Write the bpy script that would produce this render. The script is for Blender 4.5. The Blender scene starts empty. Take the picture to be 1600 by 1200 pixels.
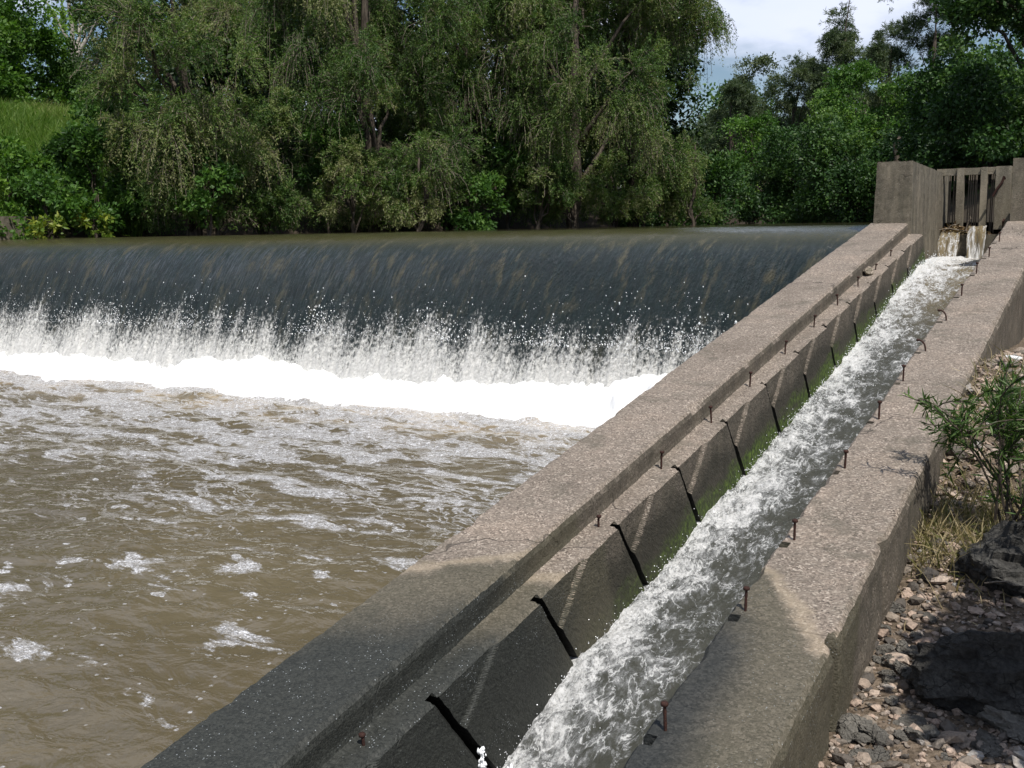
import bpy, math, random
import numpy as np
from mathutils import Vector, Matrix, Quaternion
random.seed(7); RNG = np.random.default_rng(11)
sc = bpy.context.scene; COL = sc.collection
S = 0.16137; Z0 = -2.0671            # slope and height of the fishway wall tops: z = Z0 + S*y
YAW, PITCH, ROLL, F = 31.1386, 8.6053, -1.0885, 1620.0

# ------------------------------------------------------------------ numpy noise
_perm = np.random.default_rng(5).permutation(512).astype(np.int64)
_perm = np.concatenate([_perm, _perm, _perm])
_g = np.random.default_rng(6).normal(size=(512, 3)); _g /= np.linalg.norm(_g, axis=1)[:, None]
def noise3(x, y, z):
    x, y, z = np.broadcast_arrays(np.asarray(x, float), y, z)
    xi, yi, zi = np.floor(x).astype(np.int64), np.floor(y).astype(np.int64), np.floor(z).astype(np.int64)
    xf, yf, zf = x - xi, y - yi, z - zi
    u, v, w = [t * t * t * (t * (t * 6 - 15) + 10) for t in (xf, yf, zf)]
    out = 0
    for dx in (0, 1):
        for dy in (0, 1):
            for dz in (0, 1):
                h = _perm[(_perm[(_perm[(xi + dx) & 511] + yi + dy) & 511] + zi + dz) & 511]
                g = _g[h]
                d = g[..., 0] * (xf - dx) + g[..., 1] * (yf - dy) + g[..., 2] * (zf - dz)
                out = out + d * (u if dx else 1 - u) * (v if dy else 1 - v) * (w if dz else 1 - w)
    return out
def fbm(x, y, z=0.0, o=4, ridged=False):
    s, a, t = 0, 1.0, 0
    for i in range(o):
        n = noise3(x * 2 ** i + 17.3 * i, y * 2 ** i - 9.1 * i, z * 2 ** i + 3.7 * i)
        s = s + a * ((1 - np.abs(n) * 2.6) if ridged else n * 1.5); t += a; a *= .52
    return s / t
def sstep(a, b, x):
    t = np.clip((x - a) / (b - a), 0, 1); return t * t * (3 - 2 * t)

# ------------------------------------------------------------------ object helpers
def tag(o, label=None, cat=None, group=None, kind=None):
    if label: o['label'] = label
    if cat: o['category'] = cat
    if group: o['group'] = group
    if kind: o['kind'] = kind
    return o
def mesh_np(name, V, Fc, mat=None, parent=None, smooth=False, fattr=None, vattr=None):
    V = np.asarray(V, np.float32).reshape(-1, 3); Fc = np.asarray(Fc, np.int32); k = Fc.shape[1]
    me = bpy.data.meshes.new(name); me.vertices.add(len(V)); me.vertices.foreach_set('co', V.ravel())
    me.loops.add(Fc.size); me.loops.foreach_set('vertex_index', Fc.ravel())
    me.polygons.add(len(Fc)); me.polygons.foreach_set('loop_start', np.arange(0, Fc.size, k, dtype=np.int32))
    me.polygons.foreach_set('loop_total', np.full(len(Fc), k, np.int32))
    me.polygons.foreach_set('use_smooth', np.full(len(Fc), smooth, bool))
    for nm, a in (fattr or {}).items():
        me.attributes.new(nm, 'FLOAT', 'FACE').data.foreach_set('value', np.asarray(a, np.float32))
    for nm, a in (vattr or {}).items():
        me.attributes.new(nm, 'FLOAT', 'POINT').data.foreach_set('value', np.asarray(a, np.float32).ravel())
    me.update(calc_edges=True); me.validate()
    if mat: me.materials.append(mat)
    o = bpy.data.objects.new(name, me); COL.objects.link(o)
    if parent: o.parent = parent
    return o
def gfaces(ni, nj, off=0, flip=False):
    i, j = np.meshgrid(np.arange(ni - 1), np.arange(nj - 1), indexing='ij')
    a = (i * nj + j).ravel() + off
    f = np.stack([a, a + nj, a + nj + 1, a + 1], 1)
    return f[:, ::-1] if flip else f
def join(parts):
    V, Fs, n = [], [], 0
    for v, f in parts:
        V.append(np.asarray(v).reshape(-1, 3)); Fs.append(np.asarray(f) + n); n += len(V[-1])
    return np.concatenate(V), np.concatenate(Fs)
def empty(name, loc=(0, 0, 0), rz=0, sc_=1):
    o = bpy.data.objects.new(name, None); COL.objects.link(o); o.location = loc; o.rotation_euler = (0, 0, rz)
    o.scale = (sc_,) * 3; o.empty_display_size = .2; return o
def copy_tree(o, parent=None):
    c = o.copy(); COL.objects.link(c); c.parent = parent
    for ch in list(o.children): copy_tree(ch, c)
    return c
def norm(a): return a / np.maximum(np.linalg.norm(a, axis=-1, keepdims=True), 1e-9)
def tube(pts, rad, n=7, jit=0.0, caps=True):
    pts = np.asarray(pts, float); rad = np.asarray(rad, float) * np.ones(len(pts))
    t = norm(np.gradient(pts, axis=0)); up = np.array([0, 0, 1.0]) if abs(t[0, 2]) < .9 else np.array([1.0, 0, 0])
    s = norm(np.cross(t, up)); b = np.cross(t, s); a = np.linspace(0, 2 * np.pi, n, endpoint=False)
    V = pts[:, None] + rad[:, None, None] * (np.cos(a)[None, :, None] * s[:, None] + np.sin(a)[None, :, None] * b[:, None])
    k = len(pts); i, j = np.meshgrid(np.arange(k - 1), np.arange(n), indexing='ij')
    f = np.stack([i * n + j, i * n + (j + 1) % n, (i + 1) * n + (j + 1) % n, (i + 1) * n + j], -1).reshape(-1, 4)
    V = V.reshape(-1, 3)
    if caps:
        V = np.concatenate([V, pts[-1:], pts[:1]]); c = len(V) - 2
        e = [[(k - 1) * n + j, (k - 1) * n + (j + 1) % n, c, c] for j in range(0)]
        m = n // 2
        for base, rev in (((k - 1) * n, False), (0, True)):
            for q in range(1, n - 1, 2):
                qf = [base, base + q, base + q + 1, base + min(q + 2, n - 1)]
                if qf[2] == qf[3]: continue
                e.append(qf[::-1] if rev else qf)
        V = V[:-2]
        if e: f = np.concatenate([f, np.array(e)])
    return V, f
def curve_pts(a, b, n=8, bow=(0, 0, 0), wob=0.0, rng=RNG):
    t = np.linspace(0, 1, n)[:, None]; p = np.asarray(a) * (1 - t) + np.asarray(b) * t + 4 * t * (1 - t) * np.asarray(bow)
    w = rng.normal(size=(n, 3)) * wob; w[0] = 0; return p + w

# ------------------------------------------------------------------ node helper
class M:
    def __init__(s, name):
        s.m = bpy.data.materials.new(name); s.m.use_nodes = True; s.t = s.m.node_tree; s.t.nodes.clear()
        s.out = s.t.nodes.new('ShaderNodeOutputMaterial')
    def n(s, ty, out=0, ins=None, **props):
        nd = s.t.nodes.new(ty)
        for k, v in props.items(): setattr(nd, k, v)
        for k, v in (ins or {}).items(): s.set(nd.inputs[k], v)
        s.last = nd
        return nd.outputs[out]
    def set(s, inp, v):
        if isinstance(v, bpy.types.NodeSocket): s.t.links.new(v, inp)
        elif v is not None:
            if inp.type == 'RGBA' and len(v) == 3: v = (*v, 1)
            inp.default_value = v
    def math(s, op, a, b=None, c=None, clamp=False):
        nd = s.t.nodes.new('ShaderNodeMath'); nd.operation = op; nd.use_clamp = clamp
        for i, v in enumerate((a, b, c)): s.set(nd.inputs[i], v)
        return nd.outputs[0]
    def mix(s, f, a, b, bt='MIX'):
        nd = s.t.nodes.new('ShaderNodeMix'); nd.data_type = 'RGBA'; nd.blend_type = bt
        s.set(nd.inputs[0], f); s.set(nd.inputs[6], a); s.set(nd.inputs[7], b); return nd.outputs[2]
    def step(s, x, a, b, lo=0.0, hi=1.0):
        nd = s.t.nodes.new('ShaderNodeMapRange'); nd.interpolation_type = 'SMOOTHSTEP'
        for i, v in enumerate((x, a, b, lo, hi)): s.set(nd.inputs[i], v)
        return nd.outputs[0]
    def pos(s): return s.n('ShaderNodeNewGeometry')
    def xyz(s, v):
        s.n('ShaderNodeSeparateXYZ', ins={0: v}); return s.last.outputs[0], s.last.outputs[1], s.last.outputs[2]
    def vec(s, x, y, z): return s.n('ShaderNodeCombineXYZ', ins={0: x, 1: y, 2: z})
    def noise(s, v, scale, detail=4, rough=.55, dist=0.0, out=0):
        return s.n('ShaderNodeTexNoise', out, {'Vector': v, 'Scale': scale, 'Detail': detail, 'Roughness': rough, 'Distortion': dist})
    def voro(s, v, scale, out=0, feature='F1', rand=1.0):
        return s.n('ShaderNodeTexVoronoi', out, {'Vector': v, 'Scale': scale, 'Randomness': rand}, feature=feature)
    def ramp(s, f, stops):
        s.n('ShaderNodeValToRGB', ins={0: f}); cr = s.last.color_ramp
        while len(cr.elements) < len(stops): cr.elements.new(.5)
        for e, (p, c) in zip(cr.elements, stops): e.position = p; e.color = (*c, 1)
        return s.last.outputs[0]
    def bump(s, h, dist, strength=1.0, normal=None):
        return s.n('ShaderNodeBump', ins={'Height': h, 'Distance': dist, 'Strength': strength, 'Normal': normal})
    def bsdf(s, color, rough=.5, normal=None, spec=.5, ior=1.45, **kw):
        ins = {'Base Color': color, 'Roughness': rough, 'Normal': normal, 'IOR': ior, 'Specular IOR Level': spec}; ins.update(kw)
        return s.n('ShaderNodeBsdfPrincipled', ins=ins)
    def done(s, sh): s.t.links.new(sh, s.out.inputs[0]); return s.m

# ------------------------------------------------------------------ materials
def concrete(name, wa=None, wb=0.0, moss=False, tone=1.0, soak_at=(.22, .85), film_k=1.0):
    m = M(name); P = m.pos(); X, Y, Z = m.xyz(P); geo_n = m.last
    N = m.n('ShaderNodeNewGeometry', 1); nx, ny, nz = m.xyz(N)
    big = m.noise(P, 1.7, 5, .6); med = m.noise(P, 14, 4, .6); fine = m.noise(P, 160, 2, .6)
    agg = m.voro(P, 125, 1); aggd = m.voro(P, 125, 0)
    ag, _, _ = m.xyz(agg)
    c = m.ramp(ag, [(0, (.075, .063, .051)), (.25, (.158, .130, .106)), (.55, (.235, .193, .158)), (.8, (.30, .25, .205)), (1, (.50, .44, .37))])
    cement = m.mix(fine, (.145, .122, .098), (.25, .215, .175))
    c = m.mix(m.step(med, .40, .64, .5, .92), cement, c)
    c = m.mix(1.0, c, m.ramp(big, [(.25, (.74, .72, .70)), (.5, (.98, .97, .96)), (.75, (1.22, 1.16, 1.12))]), 'MULTIPLY')
    # small dark pits and cracks
    pit = m.voro(P, 38, 0); pm = m.step(pit, .12, .2, 1, 0)
    pm = m.math('MULTIPLY', pm, m.step(m.noise(P, 9, 2), .5, .6))
    c = m.mix(m.math('MULTIPLY', pm, .75), c, (.035, .03, .025))
    cr = m.voro(m.n('ShaderNodeVectorMath', ins={0: P, 1: m.n('ShaderNodeVectorMath', ins={0: m.noise(P, 3, 3, .6, out=1), 1: (.5, .5, .5)}, operation='MULTIPLY')}, operation='ADD'), .75, 0, 'DISTANCE_TO_EDGE')
    crm = m.math('MULTIPLY', m.step(cr, .002, .006, 1, 0), m.step(m.noise(P, 1.1, 2), .53, .6))
    c = m.mix(m.math('MULTIPLY', crm, .7), c, (.04, .033, .028))
    jy = m.math('ABSOLUTE', m.math('SUBTRACT', m.math('FRACT', m.math('ADD', m.math('MULTIPLY', Y, .41), m.math('MULTIPLY', m.noise(P, 1.3, 4), .03))), .5))
    jm = m.math('MULTIPLY', m.step(jy, .0012, .0028, 1, 0), m.step(m.noise(P, 6, 3), .38, .5))
    c = m.mix(m.math('MULTIPLY', jm, .65), c, (.05, .04, .03))
    st = m.noise(P, 3.2, 6, .7); c = m.mix(m.step(st, .52, .68, 0, .55), c, (.085, .078, .058))
    # upright faces: weathered grey brown film with dark algae and runs
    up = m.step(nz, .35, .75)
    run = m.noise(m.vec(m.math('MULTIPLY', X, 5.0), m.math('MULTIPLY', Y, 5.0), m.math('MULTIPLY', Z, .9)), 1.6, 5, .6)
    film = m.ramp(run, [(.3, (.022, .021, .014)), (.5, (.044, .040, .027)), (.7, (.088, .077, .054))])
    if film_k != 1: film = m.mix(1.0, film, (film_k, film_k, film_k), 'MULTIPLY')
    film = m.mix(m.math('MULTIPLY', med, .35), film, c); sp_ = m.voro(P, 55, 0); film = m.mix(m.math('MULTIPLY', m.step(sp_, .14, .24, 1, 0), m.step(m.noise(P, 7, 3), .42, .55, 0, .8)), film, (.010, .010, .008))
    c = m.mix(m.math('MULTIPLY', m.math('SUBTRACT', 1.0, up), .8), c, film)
    H = m.math('SUBTRACT', Z, m.math('MULTIPLY_ADD', Y, S, Z0))
    rough = .85
    if moss:
        e = m.math('ADD', m.math('SUBTRACT', m.math('MULTIPLY_ADD', Y, .014, -.53), H), m.math('MULTIPLY', m.math('SUBTRACT', m.noise(m.vec(0.0, m.math('MULTIPLY', Y, .8), m.math('MULTIPLY', H, 3.0)), 2.4, 5, .62), .5), .5))
        damp = m.math('SUBTRACT', m.math('MULTIPLY', m.math('SUBTRACT', m.noise(P, 2.2, 4), .5), .35), H)
        c = m.mix(m.math('MULTIPLY', m.math('MULTIPLY', m.step(damp, .22, .38), m.math('SUBTRACT', 1.0, up)), .72), c, (.020, .020, .013))
        mk = m.math('MULTIPLY', m.step(e, -.03, .12), m.math('MULTIPLY', m.step(Y, 4.0, 6.5, .3, 1), m.math('SUBTRACT', 1.0, up)))
        mc = m.ramp(m.noise(P, 30, 3), [(.3, (.020, .026, .008)), (.5, (.045, .075, .012)), (.72, (.12, .18, .025))])
        c = m.mix(mk, c, mc)
    if wa is not None:
        nz_ = m.math('MULTIPLY', m.math('SUBTRACT', m.noise(P, 1.6, 5, .6), .5), .75)
        w = m.math('ADD', m.math('SUBTRACT', m.math('MULTIPLY_ADD', X, wb, wa), Y), nz_)
        w = m.math('ADD', w, m.math('MULTIPLY', m.math('SUBTRACT', 1.0, up), .5))
        ring = m.math('MULTIPLY', m.step(w, -.14, -.04), m.step(w, -.04, .05, 1, 0))
        c = m.mix(m.math('MULTIPLY', m.math('MULTIPLY', ring, up), .45), c, m.mix(fine, (.30, .24, .16), (.40, .33, .23)))
        wet = m.step(w, -.05, .06); soak = m.step(w, *soak_at)
        c = m.mix(m.math('MULTIPLY', wet, .80), c, m.mix(ag, (.058, .054, .034), (.098, .088, .060)))
        c = m.mix(m.math('MULTIPLY', soak, .95), c, m.mix(ag, (.016, .018, .016), (.038, .041, .036)))
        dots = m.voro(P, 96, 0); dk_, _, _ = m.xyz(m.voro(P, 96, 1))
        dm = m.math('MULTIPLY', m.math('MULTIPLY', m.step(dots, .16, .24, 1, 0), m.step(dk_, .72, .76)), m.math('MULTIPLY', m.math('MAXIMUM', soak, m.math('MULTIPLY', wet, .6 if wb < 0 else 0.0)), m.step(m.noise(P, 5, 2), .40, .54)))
        c = m.mix(m.math('MULTIPLY', dm, .7), c, (.42, .45, .46))  # sparkle of wet concrete painted as sparse pale dots
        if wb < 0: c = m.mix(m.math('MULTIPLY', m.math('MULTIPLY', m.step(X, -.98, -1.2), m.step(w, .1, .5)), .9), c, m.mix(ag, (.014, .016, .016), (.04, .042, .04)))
        rough = m.math('SUBTRACT', .85, m.math('MULTIPLY', wet, m.math('MULTIPLY_ADD', fine, .3, .03)))
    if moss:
        c = m.mix(m.math('MULTIPLY', m.n('ShaderNodeAttribute', 2, attribute_name='slot_shade'), .93), c, (.008, .008, .006))  # shade inside the slots, painted near black into the colour
    if tone != 1: c = m.mix(1.0, c, (tone, tone, tone), 'MULTIPLY')
    h = m.math('ADD', m.math('MULTIPLY', aggd, -.5), m.math('MULTIPLY_ADD', med, .6, m.math('MULTIPLY', fine, .35)))
    h = m.math('SUBTRACT', h, m.math('MULTIPLY', pm, .8)); h = m.math('SUBTRACT', h, crm)
    return m.done(m.bsdf(c, rough, m.bump(h, .0042, .8), .4))

def leaf_mat(name, stops, trans=.3, rough=.5, glow=1.0):
    m = M(name); t = m.n('ShaderNodeAttribute', 2, attribute_name='tint')
    r = m.n('ShaderNodeObjectInfo', 5)
    t2 = m.math('ADD', t, m.math('MULTIPLY_ADD', r, .22, -.11), clamp=True)
    c = m.ramp(t2, stops)
    p = m.bsdf(c, rough, spec=.35)
    tr = m.n('ShaderNodeBsdfTranslucent', ins={0: m.mix(1.0, c, (1.1, 1.25, .55), 'MULTIPLY')})
    return m.done(m.n('ShaderNodeMixShader', ins={0: trans, 1: p, 2: tr}))
def bark_mat(name, a, b):
    m = M(name); P = m.n('ShaderNodeTexCoord', 3); X, Y, Z = m.xyz(P)
    n = m.noise(m.vec(m.math('MULTIPLY', X, 9.0), m.math('MULTIPLY', Y, 9.0), m.math('MULTIPLY', Z, 1.6)), 2, 5, .65)
    return m.done(m.bsdf(m.mix(m.step(n, .35, .65), a, b), .85, m.bump(n, .03), .2))
def rust_mat():
    m = M('rusty_iron'); P = m.pos(); n = m.noise(P, 220, 4, .6)
    return m.done(m.bsdf(m.ramp(n, [(.3, (.02, .011, .009)), (.55, (.045, .02, .015)), (.75, (.11, .042, .024))]), .8, m.bump(n, .002), .3))
def rock_mat(name, a, b, c_):
    m = M(name); P = m.pos(); X, Y, Z = m.xyz(P)
    n = m.noise(P, 6, 6, .62); f = m.noise(P, 55, 4, .65)
    lay = m.noise(m.vec(m.math('MULTIPLY', X, 1.0), m.math('MULTIPLY', Y, 1.0), m.math('ADD', m.math('MULTIPLY', Z, 3.0), m.math('MULTIPLY', X, .8))), 13, 8, .75)
    cell = m.voro(P, 26, 0, 'DISTANCE_TO_EDGE'); ck = m.math('MULTIPLY', m.step(cell, .0, .04, 1, 0), m.step(m.noise(P, 12, 3), .5, .58))
    col = m.ramp(m.math('MULTIPLY_ADD', f, .4, m.math('MULTIPLY', n, .6)), [(.33, a), (.52, b), (.7, c_)])
    col = m.mix(m.step(lay, .38, .5, .55, 0), col, a)
    col = m.mix(m.math('MULTIPLY', ck, .7), col, a); h = m.math('SUBTRACT', m.math('ADD', lay, m.math('MULTIPLY', f, .7)), ck)
    return m.done(m.bsdf(col, .8, m.bump(h, .03, 1.0), .3))

MAT = {}
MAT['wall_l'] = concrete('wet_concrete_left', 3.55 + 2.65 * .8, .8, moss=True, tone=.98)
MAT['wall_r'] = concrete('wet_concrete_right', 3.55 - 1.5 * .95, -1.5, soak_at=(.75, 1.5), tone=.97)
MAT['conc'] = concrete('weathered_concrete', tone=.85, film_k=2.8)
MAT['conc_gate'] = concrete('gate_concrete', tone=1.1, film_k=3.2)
MAT['rust'] = rust_mat()
MAT['rock_dark'] = rock_mat('dark_layered_rock', (.020, .019, .018), (.068, .065, .058), (.16, .153, .135))
MAT['rock_grey'] = rock_mat('grey_rock', (.075, .070, .060), (.18, .168, .145), (.32, .295, .25))
MAT['gravel'] = (lambda m: m.done(m.bsdf(m.mix(m.step(m.noise(m.pos(), 90, 3), .35, .65, 0, .45), m.ramp(m.n('ShaderNodeAttribute', 2, attribute_name='tint'), [(0, (.06, .055, .05)), (.22, (.17, .145, .12)), (.4, (.29, .24, .19)), (.6, (.42, .31, .24)), (.88, (.50, .40, .32)), (1, (.3, .29, .27))]), (.12, .1, .08)), .8, m.bump(m.noise(m.pos(), 60, 4), .01), .3)))(M('gravel_stone'))
G = {}
G['weep'] = leaf_mat('weeping_leaf', [(0, (.022, .050, .012)), (.3, (.055, .108, .024)), (.6, (.105, .178, .040)), (.8, (.160, .218, .06)), (1, (.22, .23, .10))], .34)
G['green'] = leaf_mat('broad_leaf', [(0, (.024, .060, .012)), (.5, (.062, .145, .026)), (1, (.15, .25, .05))], .34)
G['bright'] = leaf_mat('bright_leaf', [(0, (.03, .075, .012)), (.5, (.07, .16, .022)), (1, (.16, .27, .04))], .35)
G['deep'] = leaf_mat('deep_leaf', [(0, (.014, .038, .010)), (.5, (.040, .096, .022)), (1, (.105, .185, .036))], .25)
G['casu'] = leaf_mat('casuarina_leaf', [(0, (.036, .058, .028)), (.5, (.080, .115, .055)), (1, (.14, .175, .085))], .3)
G['shade'] = leaf_mat('shaded_leaf', [(0, (.008, .018, .006)), (.5, (.018, .040, .010)), (1, (.04, .07, .015))], .2)  # darker leaf copy: shade of the back trees put into the colour
G['gum'] = leaf_mat('pale_gum_leaf', [(0, (.045, .07, .035)), (.5, (.09, .12, .055)), (1, (.16, .19, .09))], .25)
G['yellow'] = leaf_mat('yellow_leaf', [(0, (.05, .10, .015)), (.5, (.12, .19, .022)), (1, (.30, .31, .04))], .3)
G['grass'] = leaf_mat('grass_blade', [(0, (.045, .11, .015)), (.5, (.11, .21, .03)), (.85, (.23, .30, .08)), (1, (.34, .31, .15))], .38)
G['willow'] = leaf_mat('narrow_leaf', [(0, (.03, .06, .015)), (.5, (.07, .13, .03)), (1, (.15, .22, .06))], .35)
G['dry'] = leaf_mat('dry_grass_blade', [(0, (.10, .12, .03)), (.4, (.25, .2, .1)), (1, (.46, .38, .23))], .2)
G['litter'] = leaf_mat('dead_leaf', [(0, (.06, .04, .02)), (.5, (.22, .14, .07)), (1, (.42, .33, .18))], .1)
MAT['twig'] = bark_mat('grey_twig', (.10, .082, .062), (.26, .22, .175))
MAT['bark'] = bark_mat('dark_bark', (.035, .028, .022), (.11, .09, .07))
MAT['pale'] = bark_mat('pale_bark', (.22, .2, .17), (.46, .43, .38))

def ground_mat():
    m = M('bank_soil'); P = m.pos(); X, Y, Z = m.xyz(P)
    n = m.noise(P, 1.2, 6, .6); f = m.noise(P, 24, 5, .65); v, _, _ = m.xyz(m.voro(P, 60, 1))
    c = m.ramp(f, [(.3, (.05, .036, .024)), (.55, (.13, .10, .07)), (.75, (.24, .19, .14))])
    c = m.mix(m.step(v, .3, .9, 0, .5), c, (.27, .21, .16))
    c = m.mix(m.math('MULTIPLY', m.step(Y, 12.6, 14.5), .85), c, m.mix(f, (.012, .010, .007), (.045, .036, .024)))
    c = m.mix(m.math('MULTIPLY', m.step(n, .45, .6), m.step(Z, .2, .8)), c, m.mix(f, (.02, .045, .01), (.06, .11, .02)))
    return m.done(m.bsdf(c, .9, m.bump(f, .03), .2))
MAT['ground'] = ground_mat()

def tail_mat():
    m = M('turbid_brown_water'); P = m.pos(); X, Y, Z = m.xyz(P)
    d = m.noise(P, .22, 3); body = m.mix(m.step(d, .35, .65), (.098, .079, .047), (.132, .108, .066))
    lump = m.noise(m.vec(m.math('MULTIPLY', X, .7), Y, 0.0), 1.6, 3, .6)
    body = m.mix(m.math('MULTIPLY', m.step(Y, 9.0, 10.9), m.step(lump, .42, .62, .15, .9)), body, (.34, .265, .165))
    # drifting foam: warped ridges, denser near the weir
    sx = m.vec(m.math('MULTIPLY', X, .62), m.math('MULTIPLY_ADD', Y, 1.0, m.math('MULTIPLY', X, .10)), 0.0)
    warp = m.n('ShaderNodeVectorMath', ins={0: m.n('ShaderNodeVectorMath', ins={0: m.noise(sx, 1.1, 4, .6, out=1), 1: (.5, .5, .5)}, operation='SUBTRACT'), 1: (1.5, 1.0, 0)}, operation='MULTIPLY')
    Q = m.n('ShaderNodeVectorMath', ins={0: sx, 1: warp}, operation='ADD')
    r1 = m.math('ABSOLUTE', m.math('SUBTRACT', m.noise(Q, 1.5, 3, .5), .5))
    r2 = m.math('ABSOLUTE', m.math('SUBTRACT', m.noise(Q, 3.6, 3, .55), .5))
    patch = m.noise(P, .55, 3, .55)
    dens = m.math('MULTIPLY', m.step(Y, 4.0, 11.2), 1.0)
    streaks = m.noise(m.vec(m.math('MULTIPLY', X, .42), m.math('MULTIPLY_ADD', X, .12, Y), 0.0), 2.3, 8, .66, .35)
    bigp = m.noise(m.vec(m.math('MULTIPLY', X, .5), Y, 3.0), .8, 3, .5)
    thr = m.math('SUBTRACT', m.math('SUBTRACT', m.step(Y, 3.5, 10.9, .612, .480), m.step(Y, 10.3, 11.0, 0, .12)), m.math('MULTIPLY', m.math('SUBTRACT', bigp, .5), .20))
    raft = m.step(m.math('SUBTRACT', streaks, thr), -.012, .035)
    w1 = m.math('MULTIPLY', m.math('MULTIPLY_ADD', dens, .060, .010), m.step(patch, .40, .62, .05, 1.3))
    lace = m.math('MULTIPLY', m.step(m.math('DIVIDE', r2, w1), .4, 1.0, 1, 0), m.step(Y, 4.0, 8.0, .0, .85))
    isl = m.noise(m.n('ShaderNodeVectorMath', ins={0: m.vec(m.math('MULTIPLY', X, .7), Y, 0.0), 1: m.n('ShaderNodeVectorMath', ins={0: warp, 1: (.10, .10, .10)}, operation='MULTIPLY')}, operation='ADD'), 5.0, 5, .55)
    island = m.step(m.math('ADD', isl, m.math('MULTIPLY', m.math('SUBTRACT', m.noise(P, .9, 2), .5), .22)), .64, .665)
    foam = m.math('MAXIMUM', m.math('MAXIMUM', lace, raft), island)
    spot = m.voro(m.vec(X, Y, 0.0), 9.0, 0); spm = m.math('MULTIPLY', m.step(spot, .09, .14, 1, 0), m.step(m.noise(P, 1.3, 2), .42, .52))
    foam = m.math('MAXIMUM', foam, m.math('MULTIPLY', spm, .7))
    bub = m.voro(m.vec(X, Y, 0.0), 75, 0); brk = m.noise(P, 16, 4, .7)
    holes = m.step(m.math('MULTIPLY_ADD', bub, -.35, brk), .27, .43)
    foam = m.math('MULTIPLY', foam, m.math('MULTIPLY_ADD', holes, .6, .4))
    bz, _, _ = m.xyz(m.voro(m.vec(X, Y, 0.0), 75, 1))
    fc = m.mix(m.step(bz, .1, .95), (.38, .38, .39), (.88, .88, .90))
    c = m.mix(m.math('MULTIPLY', foam, .9), body, fc)
    rip = m.noise(m.vec(m.math('MULTIPLY', X, .7), Y, 0.0), 4.2, 4, .5, .4)
    rip2 = m.noise(m.vec(m.math('MULTIPLY', X, .7), Y, 0.0), 26, 3, .6)
    h = m.math('ADD', rip, m.math('MULTIPLY', rip2, m.step(Y, 4, 10, .05, .12)))
    nb = m.bump(h, .085, .5); nb = m.bump(m.math('MULTIPLY', m.math('SUBTRACT', 1.0, bub), foam), .012, .9, nb)
    return m.done(m.bsdf(c, m.math('MULTIPLY_ADD', foam, .35, .07), nb, .5, 1.33))
MAT['tail'] = tail_mat()

def pool_mat():
    m = M('river_pool_water'); P = m.pos(); X, Y, Z = m.xyz(P)
    n = m.noise(m.vec(m.math('MULTIPLY', X, .5), Y, 0.0), 3.0, 4, .6)
    return m.done(m.bsdf((.060, .054, .027), .05, m.bump(n, .03, .35), .5, 1.33))
MAT['pool'] = pool_mat()

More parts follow.
